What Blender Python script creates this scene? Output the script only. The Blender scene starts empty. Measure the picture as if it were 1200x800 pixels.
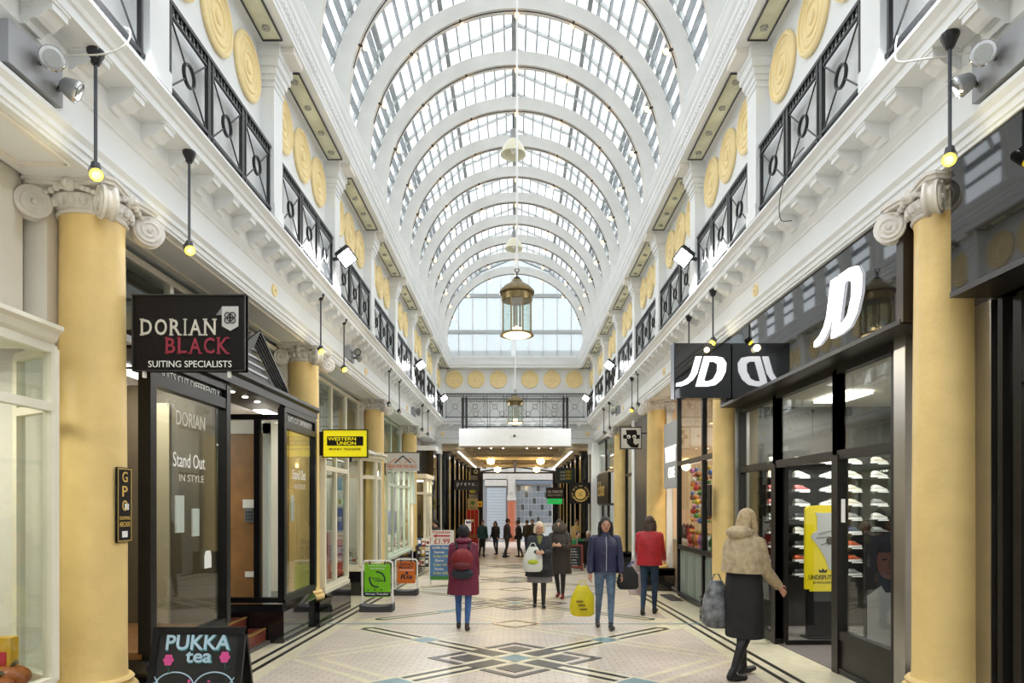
import bpy, bmesh, math, random
from mathutils import Vector, Matrix
random.seed(7)
S = bpy.context.scene
COL = S.collection
PI = math.pi
CZ = 1.935                      # eye height over the floor at y = 11
def fz(y): return -.025 * (y - 11)      # the arcade floor falls gently away
# ------------------------------------------------------------------ camera, sky, exposure
cam = bpy.data.objects.new('camera', bpy.data.cameras.new('camera'))
COL.objects.link(cam); S.camera = cam
cam.location = (0, 0, CZ); cam.rotation_euler = (PI / 2, 0, 0)
cam.data.sensor_width = 36; cam.data.lens = 24
cam.data.shift_x = -3.5 / 1200; cam.data.shift_y = 190 / 1200
cam.data.clip_start = .05; cam.data.clip_end = 400
wd = bpy.data.worlds.new('world'); S.world = wd; wd.use_nodes = True
bg = wd.node_tree.nodes['Background']
bg.inputs['Color'].default_value = (.965, .985, 1, 1); bg.inputs['Strength'].default_value = 2.6
S.view_settings.view_transform = 'Standard'; S.view_settings.look = 'None'
S.view_settings.exposure = 0.24; S.view_settings.gamma = 1
S.view_settings.use_curve_mapping = False
S.cycles.max_bounces = 10; S.cycles.diffuse_bounces = 5; S.cycles.glossy_bounces = 4
S.cycles.transparent_max_bounces = 24; S.cycles.transmission_bounces = 6
S.cycles.caustics_reflective = False; S.cycles.caustics_refractive = False
S.cycles.sample_clamp_indirect = 6

# ------------------------------------------------------------------ materials
MATS = {}
def mat(name, c, rough=.6, metal=0, var=0, vscale=6, bump=0, bscale=40, spec=.5, ior=1.5, emit=None, es=0, coat=0):
    m = bpy.data.materials.new(name); m.use_nodes = True
    nt = m.node_tree; b = nt.nodes['Principled BSDF']
    b.inputs['Base Color'].default_value = (*c, 1); b.inputs['Roughness'].default_value = rough
    b.inputs['Metallic'].default_value = metal; b.inputs['IOR'].default_value = ior
    b.inputs['Specular IOR Level'].default_value = spec
    if coat: b.inputs['Coat Weight'].default_value = coat; b.inputs['Coat Roughness'].default_value = .03
    if emit: b.inputs['Emission Color'].default_value = (*emit, 1); b.inputs['Emission Strength'].default_value = es
    tc = nt.nodes.new('ShaderNodeTexCoord')
    if var:
        n = nt.nodes.new('ShaderNodeTexNoise'); n.inputs['Scale'].default_value = vscale; n.inputs['Detail'].default_value = 5
        nt.links.new(tc.outputs['Object'], n.inputs['Vector'])
        r = nt.nodes.new('ShaderNodeValToRGB'); e = r.color_ramp.elements
        e[0].position = .3; e[1].position = .7
        e[0].color = (*[max(0, x * (1 - var)) for x in c], 1); e[1].color = (*[min(1, x * (1 + var * .5)) for x in c], 1)
        nt.links.new(n.outputs['Fac'], r.inputs['Fac']); nt.links.new(r.outputs['Color'], b.inputs['Base Color'])
    if bump:
        n = nt.nodes.new('ShaderNodeTexNoise'); n.inputs['Scale'].default_value = bscale; n.inputs['Detail'].default_value = 3
        nt.links.new(tc.outputs['Object'], n.inputs['Vector'])
        k = nt.nodes.new('ShaderNodeBump'); k.inputs['Strength'].default_value = bump; k.inputs['Distance'].default_value = .02
        nt.links.new(n.outputs['Fac'], k.inputs['Height']); nt.links.new(k.outputs['Normal'], b.inputs['Normal'])
    MATS[name] = m; return m
def glassmat(name, tint=(1, 1, 1), refl=.06, rough=0, milky=0, milk=(.9, .95, 1)):
    m = bpy.data.materials.new(name); m.use_nodes = True
    nt = m.node_tree; nt.nodes.clear(); N = nt.nodes.new; L = nt.links.new
    o = N('ShaderNodeOutputMaterial'); t = N('ShaderNodeBsdfTransparent'); t.inputs[0].default_value = (*tint, 1)
    g = N('ShaderNodeBsdfGlossy'); g.inputs['Roughness'].default_value = rough
    fr = N('ShaderNodeLayerWeight'); fr.inputs[0].default_value = .5          # Schlick curve, the same from both sides of the pane
    pw = N('ShaderNodeMath'); pw.operation = 'POWER'; pw.inputs[1].default_value = 5; L(fr.outputs['Facing'], pw.inputs[0])
    ad = N('ShaderNodeMath'); ad.operation = 'MULTIPLY_ADD'; ad.inputs[1].default_value = .75; ad.inputs[2].default_value = refl; ad.use_clamp = True
    L(pw.outputs[0], ad.inputs[0]); mx = N('ShaderNodeMixShader'); L(ad.outputs[0], mx.inputs[0])
    src = t.outputs[0]
    if milky:
        tr = N('ShaderNodeBsdfTranslucent'); tr.inputs[0].default_value = (*milk, 1); m2 = N('ShaderNodeMixShader')
        m2.inputs[0].default_value = milky; L(t.outputs[0], m2.inputs[1]); L(tr.outputs[0], m2.inputs[2]); src = m2.outputs[0]
    L(src, mx.inputs[1]); L(g.outputs[0], mx.inputs[2]); L(mx.outputs[0], o.inputs[0])
    MATS[name] = m; return m
white = mat('white_paint', (.83, .85, .86), .55, var=.05, vscale=1.3)
cream_soffit = mat('cream_soffit_paint', (.80, .77, .71), .6, var=.07, vscale=1.5)
ribp = mat('rib_paint', (.70, .685, .645), .55, var=.10, vscale=2.2)
yellow = mat('yellow_column_paint', (.83, .61, .25), .45, var=.10, vscale=3, bump=.25, bscale=14)
ylight = mat('pale_yellow_plaster', (.92, .75, .40), .6, var=.05)
stone = mat('capital_plaster', (.76, .73, .69), .6, var=.14, vscale=9, bump=.3, bscale=30)
iron = mat('black_iron', (.012, .012, .014), .35)
blackp = mat('black_shop_paint', (.010, .010, .011), .38, var=.2, spec=.25)
blackgl = mat('black_gloss_panel', (.006, .006, .007), .03, ior=1.8, spec=.5)
granite = mat('black_granite', (.010, .010, .011), .06, var=.5, vscale=60, ior=1.7)
creamp = mat('cream_joinery_paint', (.82, .78, .64), .4, var=.04)
sage = mat('sage_green_paint', (.56, .64, .53), .45, var=.05)
steel = mat('brushed_steel', (.46, .44, .41), .32, 1, var=.1, vscale=3)
darkfr = mat('dark_bronze_frame', (.016, .014, .012), .38, var=.2, spec=.3)
gold = mat('gold_paint', (.72, .50, .14), .4, .3)
brass = mat('aged_brass', (.20, .15, .07), .38, .85, var=.3, vscale=20)
gunm = mat('gunmetal_tube', (.06, .065, .075), .4, .6)
greyp = mat('grey_enamel', (.34, .35, .37), .35, .3)
chrome = mat('chrome', (.8, .8, .8), .08, 1)
signw = mat('white_lettering', (.88, .88, .86), .5)
signoff = mat('bone_lettering', (.62, .60, .52), .5)
crimson = mat('crimson_lettering', (.30, .025, .05), .5)
litw = mat('lit_white_letter', (.95, .95, 1), .4, emit=(.93, .95, 1), es=2.2)
litfl = mat('floodlight_lens', (1, 1, 1), .3, emit=(.92, .97, 1), es=26)
bulb = mat('warm_bulb', (1, .8, .5), .3, emit=(1, .52, .14), es=6)
ybulb = mat('yellow_lamp_lens', (1, .85, .1), .3, emit=(1, .72, .03), es=3.2)
lanternlit = mat('lantern_diffuser', (1, .85, .6), .4, emit=(1, .74, .38), es=4.5)
shoplit = mat('shop_ceiling_lamp', (1, 1, 1), .4, emit=(1, .95, .86), es=9)
passlit = mat('passage_globe_lamp', (1, .85, .5), .4, emit=(1, .66, .22), es=10)
ledlit = mat('small_ceiling_spot', (1, 1, 1), .4, emit=(1, .93, .80), es=14)
glass = glassmat('shop_glass', (.93, .96, .94), .05)
roofglass = glassmat('roof_glass', (.85, .875, .89), .03)
endglass = glassmat('frosted_end_glass', (.72, .76, .78), .04, milky=.5, milk=(.60, .67, .70))
wood = mat('brown_door_wood', (.30, .15, .055), .4, var=.25, vscale=4)
red = mat('red_gloss_paint', (.50, .012, .015), .3)
brickm = mat('red_brick', (.48, .14, .075), .8, var=.25, vscale=20)
mortar = mat('mortar', (.45, .42, .38), .9)
paper = mat('white_paper', (.85, .85, .83), .7)
shopwall = mat('shop_wall_paint', (.72, .68, .58), .6, var=.05)
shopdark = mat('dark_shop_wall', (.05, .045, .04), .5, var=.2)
carpet = mat('grey_shop_carpet', (.16, .14, .13), .95, var=.35, vscale=90)
tilec = mat('cream_floor_tile', (.70, .64, .46), .34, var=.12, vscale=9)
tileb = mat('black_floor_tile', (.030, .028, .024), .34, spec=.25, var=.5, vscale=14)
tileg = mat('slate_floor_tile', (.10, .095, .085), .34, spec=.25, var=.35, vscale=9)
tilebl = mat('blue_floor_tile', (.17, .29, .33), .34, var=.25, vscale=12)
tilebr = mat('brown_floor_tile', (.30, .16, .09), .25, var=.3, vscale=12)

def brickfloor(name, c1, c2, mo, w, h):
    m = bpy.data.materials.new(name); m.use_nodes = True; nt = m.node_tree; b = nt.nodes['Principled BSDF']
    tc = nt.nodes.new('ShaderNodeTexCoord'); br = nt.nodes.new('ShaderNodeTexBrick')
    br.inputs['Color1'].default_value = (*c1, 1); br.inputs['Color2'].default_value = (*c2, 1); br.inputs['Mortar'].default_value = (*mo, 1)
    br.inputs['Scale'].default_value = 1; br.inputs['Brick Width'].default_value = w; br.inputs['Row Height'].default_value = h
    br.inputs['Mortar Size'].default_value = .006; br.inputs['Mortar Smooth'].default_value = .3
    n = nt.nodes.new('ShaderNodeTexNoise'); n.inputs['Scale'].default_value = 1.1; n.inputs['Detail'].default_value = 6
    mx = nt.nodes.new('ShaderNodeMix'); mx.data_type = 'RGBA'; mx.blend_type = 'MULTIPLY'; mx.inputs[0].default_value = .28
    L = nt.links.new; L(tc.outputs['Object'], br.inputs['Vector']); L(tc.outputs['Object'], n.inputs['Vector'])
    L(br.outputs['Color'], mx.inputs[6]); L(n.outputs['Fac'], mx.inputs[7]); L(mx.outputs[2], b.inputs['Base Color'])
    k = nt.nodes.new('ShaderNodeBump'); k.inputs['Strength'].default_value = .12; k.inputs['Distance'].default_value = .004; k.invert = True
    L(br.outputs['Fac'], k.inputs['Height']); L(k.outputs['Normal'], b.inputs['Normal'])
    b.inputs['Roughness'].default_value = .34; b.inputs['Specular IOR Level'].default_value = .4
    MATS[name] = m; return m
floorm = brickfloor('pink_beige_mosaic_floor', (.76, .66, .57), (.69, .60, .51), (.44, .37, .31), .17, .085)
flat = {}
def cmat(r, g, b, rough=.55):
    """plain coloured material from an sRGB triple"""
    k = (r, g, b, rough)
    if k not in flat:
        lin = [((x / 255 + .055) / 1.055) ** 2.4 if x > 10 else x / 255 / 12.92 for x in (r, g, b)]
        flat[k] = mat('colour_%d_%d_%d' % (r, g, b), lin, rough)
    return flat[k]

# ------------------------------------------------------------------ mesh helpers
WL = {}
LAB = bpy.data.scenes.new('workbench')          # small scratch scene for evaluating text and bodies; removed at the end
def baked(o):
    LAB.collection.objects.link(o); vl = LAB.view_layers[0]; vl.update(); dg = vl.depsgraph
    me = bpy.data.meshes.new_from_object(o.evaluated_get(dg), depsgraph=dg); bpy.data.objects.remove(o); me.materials.clear()
    return me
def wl(o): return WL.get(o.name, Vector((0, 0, 0))) if o else Vector((0, 0, 0))
def link(name, me, m=None, parent=None, loc=None):
    """object whose mesh is already in the parent's frame"""
    if m and not me.materials: me.materials.append(m)
    o = bpy.data.objects.new(name, me); COL.objects.link(o)
    if parent: o.parent = parent
    if loc is not None: o.location = Vector(loc) - wl(parent)
    WL[o.name] = wl(parent) + o.location
    return o
class MB:
    def __init__(s): s.v = []; s.f = []
    def add(s, vs, fs):
        n = len(s.v); s.v += [tuple(x) for x in vs]; s.f += [tuple(i + n for i in q) for q in fs]; return s
    def box(s, x0, x1, y0, y1, z0, z1):
        return s.add([(x, y, z) for z in (z0, z1) for y in (y0, y1) for x in (x0, x1)],
                     [(0, 2, 3, 1), (4, 5, 7, 6), (0, 1, 5, 4), (2, 6, 7, 3), (0, 4, 6, 2), (1, 3, 7, 5)])
    def fbox(s, x0, x1, y0, y1, h0, h1):
        """box that follows the falling floor"""
        return s.add([(x, y, fz(y) + h) for h in (h0, h1) for y in (y0, y1) for x in (x0, x1)],
                     [(0, 2, 3, 1), (4, 5, 7, 6), (0, 1, 5, 4), (2, 6, 7, 3), (0, 4, 6, 2), (1, 3, 7, 5)])
    def bar(s, p, q, w, h=None, up=(0, 0, 1)):
        h = h or w; p = Vector(p); q = Vector(q); d = (q - p).normalized(); up = Vector(up)
        if abs(d.dot(up)) > .98: up = Vector((0, 1, 0))
        a = d.cross(up).normalized(); b = a.cross(d).normalized()
        vs = [c + a * (i * w / 2) + b * (j * h / 2) for c in (p, q) for j in (-1, 1) for i in (-1, 1)]
        return s.add(vs, [(0, 2, 3, 1), (4, 5, 7, 6), (0, 1, 5, 4), (2, 6, 7, 3), (0, 4, 6, 2), (1, 3, 7, 5)])
    def tube(s, pts, r, n=8, cap=True, sq=1):
        pts = [Vector(p) for p in pts]; rs = r if isinstance(r, (list, tuple)) else [r] * len(pts)
        prev = None; rings = []
        for i, p in enumerate(pts):
            d = (pts[min(i + 1, len(pts) - 1)] - pts[max(i - 1, 0)]).normalized()
            if prev is None:
                u = Vector((0, 0, 1)) if abs(d.z) < .9 else Vector((0, 1, 0))
                a = d.cross(u).normalized()
            else: a = (prev - d * prev.dot(d)).normalized()
            prev = a; b = d.cross(a)
            rings.append([p + (a * math.cos(2 * PI * k / n) + b * math.sin(2 * PI * k / n) * sq) * rs[i] for k in range(n)])
        vs = [v for g in rings for v in g]; m = len(rings)
        fs = [(i * n + k, i * n + (k + 1) % n, (i + 1) * n + (k + 1) % n, (i + 1) * n + k) for i in range(m - 1) for k in range(n)]
        if cap: fs += [tuple(range(n))[::-1], tuple((m - 1) * n + k for k in range(n))]
        return s.add(vs, fs)
    def lathe(s, prof, n=16, c=(0, 0, 0), axis='z', cap=True):
        vs = []
        for r, z in prof:
            for k in range(n):
                a = 2 * PI * k / n; x, y = r * math.cos(a), r * math.sin(a)
                p = {'z': (x, y, z), 'x': (z, x, y), 'y': (x, z, y)}[axis]
                vs.append((p[0] + c[0], p[1] + c[1], p[2] + c[2]))
        m = len(prof)
        fs = [(i * n + k, i * n + (k + 1) % n, (i + 1) * n + (k + 1) % n, (i + 1) * n + k) for i in range(m - 1) for k in range(n)]
        if cap: fs += [tuple(range(n))[::-1], tuple((m - 1) * n + k for k in range(n))]
        return s.add(vs, fs)
    def ball(s, c, r, n=10, sc=(1, 1, 1)):
        m = max(4, n // 2)
        pr = [(math.sin(PI * i / m), -math.cos(PI * i / m)) for i in range(m + 1)]
        pr[0] = (.02, -1); pr[-1] = (.02, 1); b = len(s.v)
        s.lathe(pr, n)
        for i in range(b, len(s.v)):
            x, y, z = s.v[i]; s.v[i] = (c[0] + x * r * sc[0], c[1] + y * r * sc[1], c[2] + z * r * sc[2])
        return s
    def prism(s, poly, plane, d0, d1):
        """polygon (a, b) in plane 'xz' / 'yz' / 'xy', extruded from d0 to d1 along the third axis"""
        f = {'xz': lambda a, b, d: (a, d, b), 'yz': lambda a, b, d: (d, a, b), 'xy': lambda a, b, d: (a, b, d)}[plane]
        n = len(poly)
        return s.add([f(a, b, d) for d in (d0, d1) for a, b in poly],
                     [tuple(range(n))[::-1], tuple(range(n, 2 * n))] + [(k, (k + 1) % n, n + (k + 1) % n, n + k) for k in range(n)])
    def ring(s, c, ro, ri, d, axis='x', n=24):
        """flat ring of depth d"""
        return s.lathe([(ri, -d / 2), (ro, -d / 2), (ro, d / 2), (ri, d / 2), (ri, -d / 2)], n, c, axis, cap=False)
    def xf(s, M, start=0):
        for i in range(start, len(s.v)): s.v[i] = tuple(M @ Vector(s.v[i]))
        return s
    def mesh(s, name, smooth=False, off=None, doubles=False):
        me = bpy.data.meshes.new(name)
        vs = s.v if off is None else [(a - off[0], b - off[1], c - off[2]) for a, b, c in s.v]
        me.from_pydata(vs, [], s.f)
        bm = bmesh.new(); bm.from_mesh(me)
        if doubles: bmesh.ops.remove_doubles(bm, verts=bm.verts, dist=1e-5)
        bmesh.ops.recalc_face_normals(bm, faces=bm.faces); bm.to_mesh(me); bm.free()
        if smooth:
            me.shade_smooth(); me.set_sharp_from_angle(angle=math.radians(38))
        return me
    def build(s, name, m, parent=None, smooth=False):
        """vertices are world coordinates; stored in the parent's frame"""
        return link(name, s.mesh(name, smooth, wl(parent)), m, parent)
    def local(s, name, m, parent=None, smooth=False):
        return link(name, s.mesh(name, smooth), m, parent)
def B(name, m, parent, x0, x1, y0, y1, z0, z1): return MB().box(x0, x1, y0, y1, z0, z1).build(name, m, parent)
def tag(o, label, cat, group=None):
    o['label'] = label; o['category'] = cat
    if group: o['group'] = group
    return o
def thing(name, label, cat, loc=(0, 0, 0), rz=0, group=None):
    o = bpy.data.objects.new(name, None); COL.objects.link(o); o.location = loc; o.rotation_euler = (0, 0, rz)
    o.empty_display_size = .1; WL[o.name] = Vector(loc)
    return tag(o, label, cat, group)
def struct(o): o['kind'] = 'structure'; return o
def stuff(o): o['kind'] = 'stuff'; return o
def dup(root, loc=None, rz=None, label=None, group=None):
    def cp(o, par):
        c = o.copy(); COL.objects.link(c)
        if par: c.parent = par
        for ch in o.children: cp(ch, c)
        return c
    r = cp(root, None)
    if loc is not None: r.location = loc
    if rz is not None: r.rotation_euler = (0, 0, rz)
    WL[r.name] = Vector(r.location)
    if label: r['label'] = label
    if group: r['group'] = group
    return r
ROT = {'front': Matrix(((1, 0, 0), (0, 0, -1), (0, 1, 0))),      # faces the camera (-y)
       'east': Matrix(((0, 0, 1), (1, 0, 0), (0, 1, 0))),        # on the left side, faces +x
       'west': Matrix(((0, 0, -1), (-1, 0, 0), (0, 1, 0)))}      # on the right side, faces -x
def text(body, c, w, h, m, parent, facing='front', depth=.004, shear=0, bold=0, name='lettering', space=1, rot=None):
    cu = bpy.data.curves.new('t', 'FONT'); cu.body = body; cu.extrude = .05; cu.shear = shear; cu.offset = bold; cu.space_character = space
    cu.align_x = 'CENTER'; cu.resolution_u = 3
    me = baked(bpy.data.objects.new('t', cu)); bpy.data.curves.remove(cu)
    xs = [v.co.x for v in me.vertices]; ys = [v.co.y for v in me.vertices]; zs = [v.co.z for v in me.vertices]
    R = rot or ROT[facing]; off = Vector(c) - wl(parent)
    sx = w / max(1e-6, max(xs) - min(xs)); sy = h / max(1e-6, max(ys) - min(ys)) if h else sx; sz = depth / max(1e-6, max(zs) - min(zs))
    cx = (max(xs) + min(xs)) / 2; cy = (max(ys) + min(ys)) / 2; z0 = min(zs)
    for v in me.vertices:
        v.co = R @ Vector(((v.co.x - cx) * sx, (v.co.y - cy) * sy, (v.co.z - z0) * sz)) + off
    return link(name, me, m, parent)
def at(px, py, y): return Vector(((px - 603.5) * y / 800, y, CZ - (py - 590) * y / 800))
def shape(poly, c, m, parent, facing='front', depth=.004, name='emblem', h=None):
    """flat polygon (u right, v up) about c, given a little thickness"""
    mb = MB(); mb.prism(poly, 'xy', 0, depth); mb.xf(Matrix.Translation(Vector(c)) @ (ROT[facing] if isinstance(facing, str) else facing).to_4x4())
    return mb.build(name, m, parent)
def disc(r, n=24, a0=0, a1=2 * PI): return [(r * math.cos(a0 + (a1 - a0) * k / n), r * math.sin(a0 + (a1 - a0) * k / n)) for k in range(n)]
def arcband(ro, ri, a0, a1, n=20):
    return [(ro * math.cos(a0 + (a1 - a0) * k / n), ro * math.sin(a0 + (a1 - a0) * k / n)) for k in range(n + 1)] + \
           [(ri * math.cos(a1 + (a0 - a1) * k / n), ri * math.sin(a1 + (a0 - a1) * k / n)) for k in range(n + 1)]
# ================================================================== SETTING
H = lambda z: z + CZ          # height over the eye -> world
# ---- floor
fl = MB(); fl.add([(x, y, fz(y) + d) for d in (0, -.25) for y in (-7, 62) for x in (-14, 14)],
                  [(0, 1, 3, 2), (4, 6, 7, 5), (0, 4, 5, 1), (2, 3, 7, 6), (0, 2, 6, 4), (1, 5, 7, 3)])
floor = struct(fl.build('floor', floorm))
def inlay(name, m, poly, h=.003):
    n = len(poly); mb = MB()
    mb.add([(x, y, fz(y) + d) for d in (-.01, h) for x, y in poly],
           [tuple(range(n))[::-1], tuple(range(n, 2 * n))] + [(k, (k + 1) % n, n + (k + 1) % n, n + k) for k in range(n)])
    return mb.build(name, m, floor)
def strip(name, m, p, q, w, h=.003):
    p = Vector(p); q = Vector(q); d = (q - p).normalized(); a = Vector((-d.y, d.x)) * w / 2
    return inlay(name, m, [tuple(p + a), tuple(p - a), tuple(q - a), tuple(q + a)], h)
for sx, xi, xo in ((-1, 2.89, 3.05), (1, 2.785, 2.95)):
    inlay('cream_border', tilec, [(sx * (xi - .2), -1), (sx * 4.05, -1), (sx * 4.05, 27.5), (sx * (xi - .2), 27.5)], .0015)
    for x in (xi, xo):
        inlay('border_stripe', tileb, [(sx * (x - .03), -1), (sx * (x + .03), -1), (sx * (x + .03), 27.5), (sx * (x - .03), 27.5)], .004)
for k in range(2, 6):                     # bands that cross the hall at each pair of columns
    y = 5.5 * k - .02
    inlay('cream_band', tilec, [(-3.05, y - .09), (3.0, y - .09), (3.0, y + .09), (-3.05, y + .09)], .0025)
    inlay('blue_band', tilebl, [(-3.05, y - .045), (-.42, y - .045), (-.38, y), (-.42, y + .045), (-3.05, y + .045)], .005)
    inlay('blue_band', tilebl, [(3.0, y - .045), (.42, y - .045), (.38, y), (.42, y + .045), (3.0, y + .045)], .005)
    d = .38
    for a, b in (((-d, 0), (0, d)), ((0, d), (d, 0)), ((d, 0), (0, -d)), ((0, -d), (-d, 0))):
        strip('diamond_outline', tilebr, (a[0], y + a[1]), (b[0], y + b[1]), .05, .006)
def dia(cx, cy, r): return [(cx - r, cy), (cx, cy - r), (cx + r, cy), (cx, cy + r)]
q2 = math.sqrt(.5)
for k in range(1, 5):
    cy = 8.25 + 5.5 * (k - 1)
    far = k > 2
    for off in (.0, .34):                 # cream lattice of large diamonds
        for sx in (-1, 1):
            for sy in (-1, 1):
                a = 2.72 - off
                strip('cream_lattice', tilec, (sx * a, cy), (0, cy + sy * a), .085, .002)
    for sx in (-1, 1):
        for sy in (-1, 1):
            P = lambda u, v: (sx * (u - v) * q2, cy + sy * (u + v) * q2)      # u along the arm, v across it
            strip('cream_arm', tilec, P(.1, 0), P(3.55, 0), .42, .0028)
            inlay('arm_head', tileg, [P(.26, -.13), P(.72, -.13), P(.72, .13), P(.26, .13)], .005)
            for v in (-.095, .095):
                inlay('arm_line', tileb, [P(.70, v - .036), P(1.58, v - .036), P(1.58, v + .036), P(.70, v + .036)], .005)
                inlay('arm_line', tileb, [P(1.98, v - .036), P(3.22, v - .036), P(3.22, v + .036), P(1.98, v + .036)], .005)
            inlay('arm_tip', tileb, [P(3.22, -.131), P(3.30, 0), P(3.22, .131), P(3.14, .131), P(3.2, 0), P(3.14, -.131)], .0052)
            inlay('blue_diamond', tilebl, [P(1.62, -.15), P(1.93, -.15), P(1.93, .15), P(1.62, .15)], .005)
    inlay('blue_diamond', tilebl, dia(0, cy, .205), .006)
    for dx, dy in ((0, 1), (1, 0), (0, -1), (-1, 0)):
        inlay('dark_diamond', tileg, dia(dx * .57, cy + dy * .57, .215), .006)
        Q = lambda u, v: (dx * u - dy * v, cy + dy * u + dx * v)
        inlay('chevron', tileg, [Q(1.06, 0), Q(.66, .40), Q(.60, .34), Q(.94, 0), Q(.60, -.34), Q(.66, -.40)], .006)

# ---- side walls, entablature, gallery, roof cornice (mirror pair)
Y0, Y1 = -1.4, 27.5
side_name = {-1: 'left', 1: 'right'}
medal = MB().lathe([(.005, .0), (.34, .0), (.352, .015), (.352, .035), (.33, .05), (.305, .048), (.295, .03), (.27, .03), (.255, .045), (.235, .045), (.22, .03),
                    (.17, .03), (.16, .045), (.14, .048), (.128, .03), (.075, .03), (.065, .05), (.03, .062), (.004, .064)], 32, axis='x')
medal_r = medal.mesh('medallion', True)          # bulges to +x, for the left wall
rosette = MB().lathe([(.004, 0), (.085, 0), (.085, .018), (.07, .026), (.02, .026), (.02, .04), (.004, .045)], 20, axis='x').mesh('rosette', True)
for me_, mm in ((medal_r, ylight), (rosette, ylight)): me_.materials.append(mm)
mod = MB()                                        # one modillion bracket, pointing to +x from the wall
prof = [(0, -.15), (.03, -.155), (.05, -.13), (.075, -.115), (.10, -.12), (.13, -.10), (.175, -.062), (.20, -.062), (.20, -.018), (.21, -.018), (.21, 0), (0, 0)]
mod.prism(prof, 'xz', -.075, .075); mod.box(0, .212, -.085, .085, -.018, 0)
mod_me = mod.mesh('modillion'); mod_me.materials.append(white)
ped_mod = None
ENT = [(3.70, 2.475), (3.165, 2.475), (3.165, 2.50), (3.15, 2.505), (3.15, 2.555), (3.13, 2.56), (3.13, 2.60), (3.10, 2.635), (3.10, 2.665), (3.17, 2.67),
       (3.17, 2.935), (3.15, 2.945), (3.15, 2.96), (3.10, 3.01), (3.10, 3.15), (3.06, 3.165), (2.88, 3.165), (2.88, 3.235), (2.86, 3.24), (2.845, 3.27), (2.80, 3.31),
       (2.80, 3.335), (2.95, 3.345), (2.95, 3.42), (3.70, 3.42)]
RC = [(3.30, 5.40), (2.60, 5.40), (2.60, 5.445), (2.585, 5.46), (2.585, 5.50), (2.57, 5.515), (2.57, 5.56), (2.555, 5.565), (2.555, 5.60), (2.53, 5.63), (2.53, 5.68), (2.50, 5.72),
      (2.47, 5.79), (2.46, 5.80), (2.46, 5.83), (3.30, 5.83)]
WALL = {}; ENTO = {}
for s in (-1, 1):
    w = MB()
    w.box(*sorted((s * 3.02, s * 3.35)), Y0 - 3, Y1 + .3, H(3.40), H(5.41))          # gallery wall
    w.box(*sorted((s * 3.30, s * 9)), -7, Y1 + .3, H(2.56), H(2.72))                  # slab over the shops
    w.box(*sorted((s * 8.8, s * 9)), -7, Y1 + .3, -1, H(2.6))                         # back of the shops
    W = struct(w.build('wall_' + side_name[s], white)); WALL[s] = W
    E_ = struct(MB().prism([(s * x, H(z)) for x, z in ENT], 'xz', Y0 - 3, Y1 + .3).build('trim_%d' % (1 if s < 0 else 2), white)); ENTO[s] = E_
    C_ = struct(MB().prism([(s * x, H(z)) for x, z in RC], 'xz', Y0 - 3, Y1 + .3).build('trim_%d' % (3 if s < 0 else 4), white))
    # recessed panel moulding under the architrave beam
    for k in range(0, 5):
        pm = MB(); a, b = 5.5 * k + .55, 5.5 * k + 4.95
        for x in (3.245, 3.60): pm.box(*sorted((s * (x - .02), s * (x + .02))), a, b, H(2.452), H(2.477))
        for y in (a, b): pm.box(*sorted((s * 3.245, s * 3.60)), y - .02, y + .02, H(2.452), H(2.477))
        pm.build('soffit_moulding', cream_soffit, E_)
    for i in range(54):
        y = 2.98 + .4583 * i
        if y > 27.1: break
        o = link('modillion', mod_me, None, E_, (s * 3.10, y, H(3.165)))
        if s > 0: o.rotation_euler = (0, 0, PI)
    for k in range(0, 10):
        y = 2.75 * k + 1.72
        if y < 4: continue
        if k % 2 == 0: continue
        o = link('rosette', rosette, None, E_, (s * 3.17, y - 1.25 + .25, H(2.80)))
        if s > 0: o.rotation_euler = (0, 0, PI)
    dn = MB()
    y = -1
    while y < 27.3:
        dn.box(*sorted((s * 2.555, s * 2.60)), y, y + .045, H(5.515), H(5.56)); y += .085
    stuff(dn.build('dentil_row', white, C_))
    for k in range(1, 11):                        # pilasters between the gallery bays
        y = 2.75 * k
        p = MB(); a = lambda x0, x1: sorted((s * x0, s * x1))
        p.box(*a(2.86, 3.03), y - .15, y + .15, H(3.40), H(5.02))
        p.box(*a(2.845, 3.03), y - .165, y + .165, H(3.40), H(3.56))
        for i, (d, z0, z1) in enumerate(((.015, 4.94, 4.97), (.02, 5.02, 5.08), (.045, 5.08, 5.16), (.075, 5.16, 5.26), (.095, 5.26, 5.41))):
            p.box(*a(2.86 - d, 3.03), y - .15 - d, y + .15 + d, H(z0), H(z1))
        p.build('pilaster', white, W)
        bm_ = MB(); bm_.box(*a(2.62, 3.02), y - .17, y + .17, H(5.33), H(5.41)); bm_.build('soffit_beam', cream_soffit, W)
    for k in range(1, 10):
        for j in range(3):
            y = 2.75 * k + 2.75 / 2 + (j - 1) * .79
            o = link('medallion', medal_r, None, W, (s * 3.02, y, H(4.90)))
            if s > 0: o.rotation_euler = (0, 0, PI)
        # recessed dado panel behind the railing
        p = MB(); y = 2.75 * k
        for z0, z1 in ((3.55, 3.60), (4.30, 4.36)): p.box(*sorted((s * 3.0, s * 3.03)), y + .2, y + 2.55, H(z0), H(z1))
        p.build('dado_moulding', white, W)
# ---- party walls between the shops
for s in (-1, 1):
    for k in range(0, 6):
        y = 5.5 * k
        p = MB(); p.box(*sorted((s * 3.74, s * 8.9)), y - .16, y + .16, fz(y) - .1, H(2.57))
        p.box(*sorted((s * 3.62, s * 3.80)), y - .22, y + .22, fz(y) - .1, H(2.50))
        p.build('party_wall', cream_soffit if s < 0 else white, WALL[s])
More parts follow.
